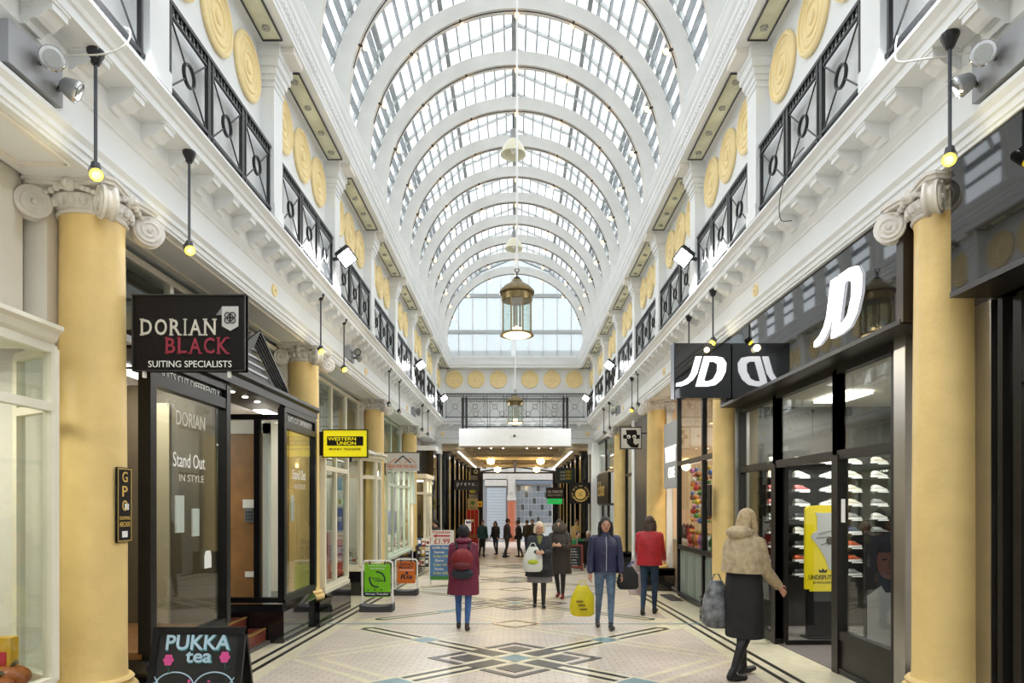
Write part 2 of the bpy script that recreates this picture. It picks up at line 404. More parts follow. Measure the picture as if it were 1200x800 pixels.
# ---- arched glazed roof
ZC, RI, RO = 6.40, 2.68, 2.96
SEC = [(0, 10.02), (1.42, 9.43), (2.50, 8.42), (3.04, 6.95), (3.10, 5.80)]
RY0 = -1.8
ce = MB()
ce.box(-.07, .07, RY0, 27.6, H(9.86), H(10.08))
for s in (-1, 1):
    for (x, z) in SEC[1:4]:
        ce.box(s * x - .04, s * x + .04, RY0, 27.6, H(z) - .06, H(z) + .05)
    ce.box(*sorted((s * 2.95, s * 3.2)), RY0, 27.6, H(5.75), H(5.95))
roofgrey = mat('grey_glazing_bar_paint', (.34, .36, .37), .5, var=.25, vscale=5)
raftp = mat('rafter_paint', (.74, .76, .76), .5, var=.2, vscale=4)
ceiling = struct(ce.build('ceiling', roofgrey))
rib = MB(); n = 40
pin = [(RI * math.cos(PI * i / n), RI * math.sin(PI * i / n)) for i in range(n + 1)]
pou = [(RO * math.cos(PI * i / n), RO * math.sin(PI * i / n)) for i in range(n + 1)]
pin = [(RI, -.62)] + pin + [(-RI, -.62)]; pou = [(RO, -.62)] + pou + [(-RO, -.62)]
def arcs(mb, a, b, y0, y1):
    m = len(a)
    vs = [(x, y, z) for y in (y0, y1) for p in (a, b) for x, z in p]
    fs = []
    for i in range(m - 1):
        fs += [(i, i + 1, m + i + 1, m + i), (2 * m + i, 3 * m + i, 3 * m + i + 1, 2 * m + i + 1), (i, 2 * m + i, 2 * m + i + 1, i + 1), (m + i, m + i + 1, 3 * m + i + 1, 3 * m + i)]
    fs += [(0, m, 3 * m, 2 * m), (m - 1, 3 * m - 1, 4 * m - 1, 2 * m - 1)]
    mb.add(vs, fs)
arcs(rib, pin, pou, -.085, .085)
rib_me = rib.mesh('arch_rib', True); rib_me.materials.append(ribp)
RIBS = [27.0 - 1.6 * k for k in range(18)]
for y in RIBS: link('arch_rib', rib_me, None, ceiling, (0, y, H(ZC)))
raf = MB()
for s in (-1, 1):
    for i in range(3):
        raf.bar((s * SEC[i][0], 0, SEC[i][1] - .04), (s * SEC[i + 1][0], 0, SEC[i + 1][1] - .04), .055, .06, (0, 1, 0))
raf_me = raf.mesh('rafter'); raf_me.materials.append(raftp)
y = 26.2
while y > RY0: link('rafter', raf_me, None, ceiling, (0, y, CZ)); y -= .8
panes_rest = MB()
strips = []
for s in (-1, 1):
    for i, ns in ((0, 6), (1, 6), (2, 6), (3, 3)):
        (xa, za), (xb, zb) = SEC[i], SEC[i + 1]
        for j in range(ns):
            P0 = Vector((s * (xa + (xb - xa) * j / ns), 0, H(za + (zb - za) * j / ns))); P1 = Vector((s * (xa + (xb - xa) * (j + 1) / ns), 0, H(za + (zb - za) * (j + 1) / ns)))
            strips.append((i, P0, P1))
            if j: 
                dd = (P1 - P0).normalized(); nn = Vector((-dd.z, 0, dd.x)); nn = nn if nn.z > 0 else -nn; dp = (.05, .09, .11, .11)[i]; c_ = P0 - nn * dp * .4
                b = MB(); b.bar((c_.x, RY0, c_.z), (c_.x, 27.5, c_.z), .024, dp, up=tuple(nn)); b.build('glazing_bar', roofgrey, ceiling)
def pane_mb(P0, P1, ya, yb, mb):
    d = (P1 - P0).normalized(); nrm = Vector((-d.z, 0, d.x)) * .004
    a = P0 + d * .012; b = P1 - d * .012
    vs = [Vector((p.x, y, p.z)) + k * nrm for k in (-1, 1) for y in (ya, yb) for p in (a, b)]
    mb.add(vs, [(0, 2, 3, 1), (4, 5, 7, 6), (0, 1, 5, 4), (2, 6, 7, 3), (0, 4, 6, 2), (1, 3, 7, 5)])
bays = [(27.0 - 1.6 * k - 1.6, 27.0 - 1.6 * k) for k in range(18)]
for (i, P0, P1) in strips:
    base = MB(); pane_mb(P0 - P0, P1 - P0, .01, 1.59, base); pme = base.mesh('pane'); pme.materials.append(roofglass)
    for (ya, yb) in bays:
        if i < 3 and 7.7 < ya < 19: link('pane', pme, None, ceiling, (P0.x, ya, P0.z))
        else: pane_mb(P0, P1, ya + .01, yb - .01, panes_rest)
stuff(panes_rest.build('far_panes', roofglass, ceiling))
# ---- end wall, gable window
ew = MB(); yE = 27.5
ew.box(-3.3, 3.3, yE, yE + .3, H(3.405), H(5.45)); ew.box(-9, -2.97, yE + .02, yE + .28, -1.2, H(3.40)); ew.box(2.97, 9, yE + .02, yE + .28, -1.2, H(3.40)); ew.box(-2.97, 2.97, yE + .02, yE + .28, H(2.43), H(3.40))
wall_end = struct(ew.build('wall_end', white))
trim5 = MB().prism([(27.8 - (x - 2.3) * 0, 0) for x in ()] or [(yE + .1, 2.42), (yE - .02, 2.42), (yE - .02, 2.62), (yE - .07, 2.64), (yE - .07, 2.67), (yE, 2.68), (yE, 2.94), (yE - .07, 3.01), (yE - .07, 3.15), (yE - .11, 3.165),
                    (yE - .29, 3.165), (yE - .29, 3.235), (yE - .37, 3.31), (yE - .37, 3.335), (yE - .2, 3.345), (yE - .2, 3.42), (yE + .1, 3.42)], 'yz', -3.2, 3.2)
trim5.xf(Matrix.Translation((0, 0, CZ))); t5 = struct(trim5.build('trim_5', white))
t6 = MB().prism([(yE + .1, 5.40), (yE - .42 + .0, 5.40), (yE - .42, 5.445), (yE - .435, 5.50), (yE - .45, 5.56), (yE - .48, 5.66), (yE - .54, 5.79), (yE - .54, 5.83), (yE + .1, 5.83)], 'yz', -3.1, 3.1)
t6.xf(Matrix.Translation((0, 0, CZ))); t6 = struct(t6.build('trim_6', white))
dn = MB()
for i in range(60): dn.box(-2.55 + i * .085, -2.505 + i * .085, yE - .485, yE - .40, H(5.515), H(5.575))
stuff(dn.build('dentil_row', white, t6))
for i in range(12):
    o = link('modillion', mod_me, None, t5, (-2.55 + i * .4636, yE - .07, H(3.165))); o.rotation_euler = (0, 0, -PI / 2)
for x in (-2.44, -1.56, -.67, .60, 1.49, 2.38):
    o = link('medallion', medal_r, None, wall_end, (x, yE, H(5.0))); o.rotation_euler = (0, 0, -PI / 2)
for x in (-3.02 + .1, 2.92):
    o = link('rosette', rosette, None, t5, (x, yE, H(2.80))); o.rotation_euler = (0, 0, -PI / 2)
B('pilaster', white, wall_end, -.14, .04, yE - .1, yE, H(3.42), H(5.41))
# gable window above the end cornice
poly = [(3.06, 5.80)] + [(x, z) for x, z in reversed(SEC[:4])] + [(-x, z) for x, z in SEC[1:4]] + [(-3.06, 5.80)]
wy = yE + .12
gw = MB()
for (a, b), (c, d) in zip(poly, poly[1:]): gw.bar((a, wy, H(b)), (c, wy, H(d)), .16, .16, (0, 1, 0))
mullp = mat('window_mullion_grey', (.42, .45, .46), .5)
window1 = struct(gw.build('window_1', mullp))
def roofz(x):
    x = abs(x)
    for (a, b), (c, d) in zip(SEC, SEC[1:]):
        if a <= x <= c: return b + (d - b) * (x - a) / (c - a)
    return 5.8
xs = [-2.85 + .57 * i for i in range(11)]
for i, x in enumerate(xs):
    B('mullion', mullp, window1, x - .02, x + .02, wy - .03, wy + .03, H(5.8), H(roofz(x)))
hz = [5.8, 6.94, 8.40]
for z in hz[1:]:
    hw = 2.95 if z < 7.2 else 2.48
    B('transom', mullp, window1, -hw, hw, wy - .06, wy + .05, H(z) - .07, H(z) + .07)
B('king_post', white, window1, -.16, .02, wy - .12, wy + .02, H(5.8), H(9.9))
for i in range(-1, 11):
    xa = xs[i] if i >= 0 else -3.05; xb = xs[i + 1] if i + 1 < 11 else 3.05
    for j in range(3):
        za = hz[j]; m_ = .025
        if j < 2: top = lambda x: min(hz[j + 1], roofz(x))
        else: top = lambda x: roofz(x)
        ta, tb = top(xa), top(xb)
        if max(ta, tb) <= za + .1: continue
        pts = [(xa + m_, H(za)), (xb - m_, H(za)), (xb - m_, H(max(tb, za + .02))), (xa + m_, H(max(ta, za + .02)))]
        if xa < 0 < xb and j == 2: pts.insert(3, (0, H(roofz(0))))
        MB().prism(pts, 'xz', wy - .004, wy + .004).build('pane', endglass, window1)
# added wall behind the camera, keeps sky light out of the open hall end
struct(MB().box(-9, 9, -7.2, -7, -1, H(9.5)).build('wall_back_block', white))
# ================================================================== COLUMNS
XCOL = 3.40; ZB = CZ - 1.53; ZT = H(2.28)
def make_column():
    t = thing('column', 'x', 'column', (0, 0, 0), group='yellow columns along the shops')
    ht = ZT - ZB
    pr = [(.262, .13), (.248, .17), (.245, .4), (.245, 1.3), (.238, 2.4), (.228, ht - .09), (.232, ht - .06), (.232, ht)]
    MB().lathe([(r, ZB + z) for r, z in pr], 40).local('shaft', yellow, t, True)
    MB().lathe([(.20, ZB), (.315, ZB), (.325, ZB + .02), (.325, ZB + .055), (.31, ZB + .075), (.285, ZB + .08), (.278, ZB + .095), (.29, ZB + .10), (.296, ZB + .12), (.28, ZB + .14), (.24, ZB + .145)], 40).local('base', yellow, t, True)
    cap = MB().lathe([(.22, ZT - .035), (.245, ZT - .035), (.255, ZT - .02), (.245, ZT - .003), (.235, ZT), (.25, ZT + .02), (.285, ZT + .075), (.29, ZT + .10), (.26, ZT + .12), (.26, ZT + .16), (.2, ZT + .16)], 36).local('capital', stone, t, True)
    ab = MB(); pts = []
    for q in range(4):
        a = PI / 2 * q
        for u, v in ((.345, -.30), (.335, -.2), (.31, -.08), (.30, 0), (.31, .08), (.335, .2), (.345, .30)):
            pts.append((u * math.cos(a) - v * math.sin(a), u * math.sin(a) + v * math.cos(a)))
    ab.prism(pts, 'xy', ZT + .145, ZT + .172); ab.prism([(x * 1.05, y * 1.05) for x, y in pts], 'xy', ZT + .172, ZT + .196)
    ab.local('abacus', stone, cap)
    eg = MB()
    for k in range(20):
        a = 2 * PI * k / 20; eg.ball((.275 * math.cos(a), .275 * math.sin(a), ZT + .055), .03, 8, (1, 1, 1.4))
    eg.local('egg_moulding', stone, cap, True)
    for q in range(4):
        a = PI / 2 * q + PI / 4; d = Vector((math.cos(a), math.sin(a), 0)); tn = Vector((-d.y, d.x, 0))
        M = Matrix((( d.x, tn.x, 0, d.x * .405), (d.y, tn.y, 0, d.y * .405), (0, 0, 1, ZT + .015), (0, 0, 0, 1)))
        v = MB()
        v.lathe([(.02, -.052), (.10, -.052), (.125, -.05), (.128, -.03), (.10, -.012), (.10, .012), (.128, .03), (.125, .05), (.10, .052), (.02, .052)], 20, axis='y')
        for sd in (-1, 1):
            sp = [((.112 - .098 * k / 34) * math.cos(PI / 2 + k * .42 ), sd * .054, (.112 - .098 * k / 34) * math.sin(PI / 2 + k * .42)) for k in range(35)]
            v.tube(sp, [.013 - .005 * k / 34 for k in range(35)], 6)
            v.ball((0, sd * .056, 0), .022, 8)
        v.box(-.22, .02, -.045, .045, .09, .13)
        v.xf(M).local('volute', stone, cap, True)
        a = PI / 2 * q; d = Vector((math.cos(a), math.sin(a), 0)); c = d * .30
        m = MB(); m.ball((c.x, c.y, ZT + .155), .055, 10, (1, 1, 1.05)); m.ball((c.x * 1.12, c.y * 1.12, ZT + .145), .03, 8)
        for sd in (-1, 1):
            w = Vector((-d.y, d.x, 0)) * sd
            for kk in range(4): m.ball((c.x * .97 + w.x * (.06 + .04 * kk), c.y * .97 + w.y * (.06 + .04 * kk), ZT + .15 - .018 * kk), .032 - .004 * kk, 8)
        m.local('mask_ornament', stone, cap, True)
    return t
col0 = make_column(); first = True
rowname = {1: 'nearest', 2: 'second nearest', 3: 'third nearest', 4: 'farthest'}
beside = {(-1, 1): 'tall yellow column carrying the black suiting sign and small black plaque', (-1, 2): 'yellow column behind the black pedimented shopfront and yellow money sign',
          (-1, 3): 'yellow column between cream window and sage green shop', (-1, 4): 'thin looking yellow column beyond the hills shop sign on left',
          (1, 1): 'tall yellow column between steel pilasters right of the sports shop', (1, 2): 'yellow column under the black square projecting letter sign on right',
          (1, 3): 'yellow column behind the person in red jacket', (1, 4): 'yellow column partly behind small white letter t sign'}
for s in (-1, 1):
    for k in (1, 2, 3, 4):
        y = 5.5 * k - (.08 if (s, k) == (1, 1) else 0)
        x = s * XCOL + (.03 if s > 0 else 0)
        if first: c = col0; first = False; c.location = (x, y, 0)
        else: c = dup(col0, (x, y, 0))
        if s > 0: c.rotation_euler = (0, 0, PI)
        WL[c.name] = Vector((x, y, 0)); c['label'] = beside[(s, k)]
        pb = MB(); f0 = fz(y) - .02
        pb.box(-.345, .345, -.345, .345, f0, ZB - .05); pb.box(-.36, .36, -.36, .36, ZB - .05, ZB); pb.box(-.36, .36, -.36, .36, f0, f0 + .12)
        pb.local('pedestal', granite, c)

# ================================================================== RAILINGS on the gallery
def make_rail(L, n, z0, z1, k_=1):
    """railing along +y from 0 to L in n panels"""
    t = thing('gallery_railing', 'x', 'railing', (0, 0, 0), group='black iron gallery railings')
    MB().box(-.022, .022, 0, L, z1 - .035, z1).local('top_rail', iron, t)
    MB().box(-.012, .012, 0, L, z1 - .125, z1 - .105).local('second_rail', iron, t)
    MB().box(-.018, .018, 0, L, z0, z0 + .03).local('bottom_rail', iron, t)
    w = L / n; bl = MB()
    for i in range(n):
        a, b = i * w + .045, (i + 1) * w - .045
        for y in (a, b): MB().box(-.018 * k_, .018 * k_, y - .014 * k_, y + .014 * k_, z0 - .06, z1 - .01).local('post', iron, t)
        if 0 < i and k_ == 1: MB().box(-.012, .012, i * w - .016, i * w + .016, z0 - .06, z1).local('post', iron, t)
        c = ((a + b) / 2, (z0 + z1 - .1) / 2); r = .105
        MB().ring((0, c[0], c[1]), r, r - .016, .03, 'x', 24).local('ring', iron, t, True)
        for yy, zz in ((a, z0 + .02), (a, z1 - .11), (b, z0 + .02), (b, z1 - .11)):
            d = Vector((0, yy - c[0], zz - c[1])); e = d.normalized() * r
            MB().bar((0, c[0] + e.y, c[1] + e.z), (0, yy, zz), .012 * k_, .012 * k_).local('diagonal_bar', iron, t)
        k = 0
        while a + .05 + k * .075 < b - .02:
            y = a + .05 + k * .075; bl.box(-.01, .01, y - .010, y + .010, z1 - .11, z1 - .03); k += 1
    stuff(bl.local('ladder_strip', iron, t))
    return t
ordn = ['nearest', 'second', 'third', 'fourth', 'fifth', 'sixth', 'seventh', 'eighth', 'farthest']
rail0 = make_rail(2.40, 3, H(3.47), H(4.23)); first = True
for s in (-1, 1):
    for k in range(1, 10):
        loc = (s * 2.90, 2.75 * k + .175, 0)
        lab = '%s black iron railing bay from the camera on %s gallery' % (ordn[k - 1], side_name[s])
        if first: r = rail0; first = False; r.location = loc; r['label'] = lab
        else: r = dup(rail0, loc, label=lab)
r = make_rail(5.6, 7, H(3.45), H(4.42), .6); r.location = (2.8, 27.36, 0); r.rotation_euler = (0, 0, PI / 2)
r['label'] = 'long thin black railing against the white end wall'
r = make_rail(4.1, 4, H(3.0), H(4.12), .6); r.location = (2.05, 26.72, 0); r.rotation_euler = (0, 0, PI / 2)
r['label'] = 'black balcony railing with heavy end posts above the white bulkhead'
for x in (-2.05, -1.9, 1.9, 2.05): MB().box(-.035 + 0, .035, 2.05 - x - .04, 2.05 - x + .04, H(2.94), H(4.16)).local('end_post', iron, r)

# ================================================================== SOFFIT LIGHTS under the roof cornice
trayp = mat('soffit_tray_pale_green', (.74, .76, .60), .25, var=.3, vscale=1.6)
spotlens = mat('soffit_spot_lens', (.5, .52, .5), .2, .6)
def make_soffit():
    t = thing('soffit_light', 'x', 'ceiling light', (0, 0, 0), group='soffit light trays under the roof cornice')
    MB().box(-.105, .105, -1.06, 1.06, -.006, 0).local('tray', trayp, t)
    f = MB()
    for x in (-.11, .11): f.box(x - .008, x + .008, -1.07, 1.07, -.02, 0)
    for y in (-1.065, 1.065): f.box(-.11, .11, y - .008, y + .008, -.02, 0)
    f.local('frame', gunm, t)
    for y in (-.9, -.33, .30, .85): MB().lathe([(.01, -.012), (.025, -.012), (.04, -.03), (.045, -.03), (.045, -.004), (.01, -.004)], 14, (.0, y, 0)).local('spotlight', spotlens, t, True)
    return t
so = make_soffit(); first = True
for s in (-1, 1):
    for k in range(2, 10):
        loc = (s * 2.82, 2.75 * k + 1.375, H(5.398)); lab = 'pale soffit light tray, %s from the camera under %s roof cornice' % (ordn[k - 2], side_name[s])
        if first: so.location = loc; so['label'] = lab; first = False
        else: dup(so, loc, label=lab)

# ================================================================== STRING LIGHTS on the ribs
cable = mat('black_cable', (.03, .028, .026), .6)
def make_string():
    t = thing('string_light', 'x', 'string lights', (0, 0, 0), group='bulb strings along the roof ribs')
    pts = [((RI - .03) * math.sin(a), .0, (RI - .03) * math.cos(a)) for a in [-1.35 + 2.7 * k / 36 for k in range(37)]]
    MB().tube(pts, .011, 5).local('cable', cable, t)
    for a in (-70, -46.5, -23, 0, 23, 46.5, 70):
        a = math.radians(a + .8); u = Vector((math.sin(a), 0, math.cos(a)))
        h = u * (RI - .05)
        b = MB(); b.ball(h - u * .065, .042, 10, (1, 1, 1.2)); bb = b.local('bulb', bulb, t, True)
        m = MB(); m.tube([h + u * .05, h - u * .03], .022, 8); m.local('bulb_holder', cable, bb)
    return t
RIBN = ['first', 'second', 'third', 'fourth', 'fifth', 'sixth', 'seventh', 'eighth', 'ninth', 'tenth', 'eleventh', 'twelfth', 'thirteenth', 'fourteenth']
st = make_string(); first = True
for i, y in enumerate(reversed(RIBS)):
    if y < 5.5: continue
    lab = 'warm bulb string on the %s roof rib from the camera' % RIBN[sum(1 for q in RIBS if 5.5 < q < y)]
    if first: st.location = (0, y - .06, H(ZC)); st['label'] = lab; first = False
    else: dup(st, (0, y - .06, H(ZC)), label=lab)

# ================================================================== HANGING ROD LAMPS
def make_rodlamp(lit, drop, s):
    t = thing('rod_lamp', 'x', 'hanging lamp', (0, 0, 0), group='rod lamps hung from the cornice')
    MB().lathe([(.055, 0), (.06, -.012), (.055, -.03), (.032, -.085), (.024, -.10), (.01, -.10)], 14).local('canopy_cup', iron, t, True)
    MB().tube([(0, 0, -.08), (-s * .0, 0, -drop)], .012, 8).local('rod', gunm, t, True)
    hd = MB(); hd.lathe([(.012, .02), (.028, .015), (.034, -.02), (.03, -.05), (.012, -.055)], 12, (0, 0, -drop)).ball((0, 0, -drop - .05), .03, 8)
    hd.local('swivel', gunm, t, True)
    d = Vector((-s * .55, -.55, -.62)).normalized(); c = Vector((0, 0, -drop - .06))
    body = MB(); body.tube([c - d * .085, c - d * .07, c, c + d * .02], [.02, .034, .045, .048], 14); h = body.local('lamp_head', iron, t, True)
    lens = MB(); lens.tube([c + d * .005, c + d * .028, c + d * .04], [.043, .043, .03], 14); lens.local('lens', ybulb if lit else spotlens, h, True)
    return t
lamps = {(-1, 'l'): [(4.77, .80), (6.14, .82), (10.3, .80), (11.7, .80)], (-1, 'd'): [(15.9, .80), (17.3, .78), (21.6, .78), (23.0, .78)],
         (1, 'l'): [(4.6, .78), (10.1, .72), (17.1, .76)], (1, 'd'): [(11.5, .70), (16.3, .76), (21.2, .78), (22.5, .78)]}
cnt = {-1: 0, 1: 0}
for (s, l), lst in lamps.items():
    for y, dr in lst:
        t = make_rodlamp(l == 'l', dr, s); t.location = (s * 2.93, y, H(3.165))
        ys_all = sorted(q[0] for (s2, l2), L2 in lamps.items() if s2 == s for q in L2)
        t['label'] = '%s rod lamp hanging %s from the camera along the %s cornice' % ('lit yellow' if l == 'l' else 'unlit black', RIBN[ys_all.index(y)], side_name[s])
        if l == 'l' and y < 12:
            ld = bpy.data.lights.new('rod_lamp_glow', 'POINT'); ld.energy = 2.5; ld.color = (1, .88, .5); ld.shadow_soft_size = .05
            lo = bpy.data.objects.new('rod_lamp_glow', ld); COL.objects.link(lo); lo.parent = t; lo.location = (-s * .08, -.08, -dr - .16)

# ================================================================== FLOODLIGHTS on the railings
def make_flood(s):
    t = thing('floodlight', 'x', 'floodlight', (0, 0, 0), group='white floodlights on the railings')
    MB().bar((0, 0, 0), (-s * .16, 0, .04), .03, .05).local('bracket', iron, t)
    ang = math.radians(38)
    M = Matrix.Translation((-s * .22, 0, .03)) @ Matrix.Rotation(s * ang, 4, 'Y') @ Matrix.Rotation(-.5, 4, 'X')
    bd = MB().prism([(-.13, 0), (.13, 0), (.11, .07), (-.11, .07)], 'xz', -.15, .15); bd.xf(M).local('housing', iron, t)
    MB().box(-.105, .105, -.125, .125, -.008, 0).xf(M).local('lens', litfl, t)
    ld = bpy.data.lights.new('floodlight_beam', 'AREA'); ld.shape = 'RECTANGLE'; ld.size = .2; ld.size_y = .24; ld.energy = 55; ld.color = (.97, .98, 1)
    lo = bpy.data.objects.new('floodlight_beam', ld); COL.objects.link(lo); lo.parent = t; lo.matrix_local = M @ Matrix.Translation((0, 0, -.02))
    return t
for s in (-1, 1):
    for y, zz, lab in ((4.95, 3.98, 'overhead'), (10.8, 3.86, 'nearest visible'), (19.3, 3.88, 'middle'), (25.6, 3.92, 'farthest')):
        t = make_flood(s); t.location = (s * 2.88, y, H(zz)); t['label'] = '%s bright floodlight clamped to the %s gallery railing' % (lab, side_name[s])

# ================================================================== TWIN EMERGENCY LIGHTS on the frieze
def make_twin(s, big):
    t = thing('emergency_light', 'x', 'emergency light', (0, 0, 0), group='twin emergency lights on the frieze')
    k = 1 if big else .8
    MB().box(*sorted((0, -s * .09)), -.25 * k, .25 * k, -.13, .13).local('battery_box', greyp, t)
    for j, (dy, dz) in enumerate(((.02, .05), (.20, -.02))):
        c = Vector((-s * .17, dy, dz)); d = Vector((-s * .55, -.75 if j == 0 else .25, -.25)).normalized()
        b = MB(); b.tube([c - d * .06, c - d * .04, c + d * .02, c + d * .05], [.02, .05, .07, .078], 16); hh = b.local('lamp_head', greyp, t, True)
        b = MB(); b.tube([c + d * .044, c + d * .06], [.078, .07], 16); b.local('rim', chrome, hh, True)
        b = MB(); b.tube([c + d * .05, c + d * .062], [.062, .05], 16); b.local('lens', spotlens, hh, True)
        MB().tube([(-s * .09, dy, dz - .02), c - d * .05], .014, 6).local('arm', gunm, t)
    return t
for s, y, big, lab in ((-1, 4.40, True, 'large grey twin emergency light at upper left'), (-1, 12.9, False, 'small twin emergency light beyond the black shopfront'), (-1, 21.0, False, 'far twin emergency light above hills shop'),
                       (1, 4.35, True, 'large grey twin emergency light at upper right'), (1, 20.7, False, 'far twin emergency light above the letter t sign')):
    t = make_twin(s, big); t.location = (s * 3.17, y, H(2.82)); t['label'] = lab
# loose cables
cabw = mat('pale_cable', (.55, .53, .48), .6)
def bend(pts, n=6):
    P = [Vector(q) for q in pts]; P = [P[0] * 2 - P[1]] + P + [P[-1] * 2 - P[-2]]; out = []
    for i in range(1, len(P) - 2):
        for k in range(n):
            u = k / n; a, b, c, d = P[i - 1:i + 3]; out.append(.5 * (2 * b + (c - a) * u + (2 * a - 5 * b + 4 * c - d) * u * u + (3 * b - a - 3 * c + d) * u ** 3))
    return out + [P[-2]]
tag(MB().tube(bend([(-2.80, 4.9, H(3.42)), (-2.74, 4.86, H(3.36)), (-2.72, 4.78, H(3.22)), (-2.80, 4.70, H(3.10)), (-2.95, 4.6, H(3.02)), (-3.08, 4.5, H(2.96)), (-3.12, 4.42, H(2.94))]), .006, 6).build('loose_cable', cabw, None, True),
    'pale cable looping down to the upper left emergency light', 'cable')
tag(MB().tube(bend([(2.80, 5.0, H(3.42)), (2.76, 4.95, H(3.3)), (2.72, 4.85, H(3.14)), (2.82, 4.7, H(3.06)), (2.96, 4.6, H(3.02)), (3.12, 4.45, H(2.96))]), .006, 6).build('loose_cable', cabw, None, True),
    'pale cable looping down to the upper right emergency light', 'cable')
tag(MB().tube(bend([(2.92, 6.9, H(3.6)), (2.78, 6.9, H(3.42)), (2.76, 7.1, H(3.2)), (2.80, 7.2, H(3.0)), (2.86, 7.05, H(2.92))]), .005, 6).build('loose_cable', cable, None, True),
    'thin black cable dangling from the right gallery cornice', 'cable')

# ================================================================== LANTERNS
def make_lantern(top):
    t = thing('lantern', 'x', 'lantern', (0, 0, 0), group='brass lanterns hung on long rods')
    MB().tube([(0, 0, 1.22), (0, 0, top)], .018, 8).local('rod', signw, t)
    ch = MB().ring((0, 0, 1.20), .045, .028, .018, 'y', 14).ring((0, 0, 1.13), .04, .024, .018, 'x', 14)
    ch.lathe([(.01, 1.02), (.04, 1.03), (.06, 1.06), (.035, 1.08), (.02, 1.10), (.01, 1.11)], 12).local('hook', iron, t, True)
    MB().lathe([(.30, .78), (.315, .80), (.30, .84), (.22, .92), (.13, .97), (.10, 1.0), (.085, 1.03), (.02, 1.05)], 24).local('cap', brass, t, True)
    MB().lathe([(.18, .66), (.27, .66), (.27, .78), (.18, .78)], 24).local('gallery_band', brass, t, True)
    base = MB().lathe([(.24, .055), (.30, .05), (.285, .085), (.25, .10), (.22, .10), (.22, .06)], 24).local('bottom_ring', brass, t, True)
    MB().lathe([(.005, .03), (.20, .035), (.24, .055), (.24, .062), (.005, .062)], 24).local('diffuser', lanternlit, base, True)
    for k in range(8):
        a = 2 * PI * k / 8 + PI / 8; b = a + PI / 4; r = .265
        p = Vector((r * math.cos(a), r * math.sin(a), 0)); q = Vector((r * math.cos(b), r * math.sin(b), 0))
        MB().bar((p.x, p.y, .09), (p.x, p.y, .80), .022).local('bar', brass, t)
        d = (q - p) * .06
        MB().add([p + d + Vector((0, 0, .10)), q - d + Vector((0, 0, .10)), q - d + Vector((0, 0, .78)), p + d + Vector((0, 0, .78)),
                  (p + d) * .985 + Vector((0, 0, .10)), (q - d) * .985 + Vector((0, 0, .10)), (q - d) * .985 + Vector((0, 0, .78)), (p + d) * .985 + Vector((0, 0, .78))],
                 [(0, 1, 2, 3), (7, 6, 5, 4), (0, 4, 5, 1), (3, 2, 6, 7), (0, 3, 7, 4), (1, 5, 6, 2)]).local('glass_pane', glass, t)
    for k in range(3):
        a = 2 * PI * k / 3 + .4; MB().tube([(.06 * math.cos(a), .06 * math.sin(a), .1), (.06 * math.cos(a), .06 * math.sin(a), .62)], .018, 8).local('lamp_stem', brass, t)
        MB().tube([(.06 * math.cos(a), .06 * math.sin(a), .10), (.06 * math.cos(a), .06 * math.sin(a), .2)], .028, 8).local('bulb', lanternlit, t)
    ld = bpy.data.lights.new('lantern_glow', 'POINT'); ld.energy = 25; ld.color = (1, .75, .4); ld.shadow_soft_size = .12
    lo = bpy.data.objects.new('lantern_glow', ld); COL.objects.link(lo); lo.parent = t; lo.location = (0, 0, -.08)
    return t
l1 = make_lantern(10.0 - 2.92); l1.location = (.035, 12.0, H(2.90)); l1['label'] = 'large brass glass lantern glowing warm, nearest on the centre line'
l2 = make_lantern(10.0 - 2.80); l2.location = (.01, 24.0, H(2.78)); l2['label'] = 'small looking far lantern in front of the end balcony railing'
shadep = mat('cream_enamel_shade', (.72, .69, .52), .4)
def make_pendant():
    t = thing('pendant_lamp', 'x', 'pendant lamp', (0, 0, 0), group='cream bell pendants under the ridge')
    MB().tube([(0, 0, .5), (0, 0, 1.45)], .015, 8).local('rod', gunm, t)
    MB().lathe([(.02, .62), (.06, .60), (.085, .54), (.085, .40), (.10, .36), (.06, .34)], 18).local('gear_housing', greyp, t, True)
    MB().lathe([(.10, .36), (.16, .30), (.25, .17), (.30, .02), (.305, 0), (.29, .005), (.24, .16), (.15, .28), (.09, .34)], 28, cap=False).local('shade', shadep, t, True)
    MB().ball((0, 0, .13), .07, 12, (1, 1, 1.5)).local('bulb', signw, t, True)
    return t
p1 = make_pendant(); p1.location = (-.04, 16.1, H(8.22)); p1['label'] = 'cream bell shaped pendant lamp under the glass ridge, nearer one'
p2 = make_pendant(); p2.location = (-.04, 22.6, H(8.42)); p2['label'] = 'cream bell shaped pendant lamp just above the lantern, farther one'

# ================================================================== WHITE BULKHEAD over the passage mouth
t = thing('bulkhead', 'white projecting bulkhead panel across the passage mouth below end railing', 'bulkhead', (0, 26.9, H(2.27)))
cv = [(-2.19 + 4.38 * k / 16, 26.62 - .10 * math.cos(PI * (k / 16 - .5))) for k in range(17)]
MB().prism(cv + [(2.19, 27.45), (-2.19, 27.45)], 'xy', H(2.27), H(2.93)).build('panel', white, t)
MB().prism([(x * 1.01, y - .02) for x, y in cv] + [(2.21, 27.44), (-2.21, 27.44)], 'xy', H(2.245), H(2.27)).build('lower_trim', cream_soffit, t)
MB().ball((-.02, 26.50, H(2.63)), .05, 12).build('camera_dome', iron, t, True)
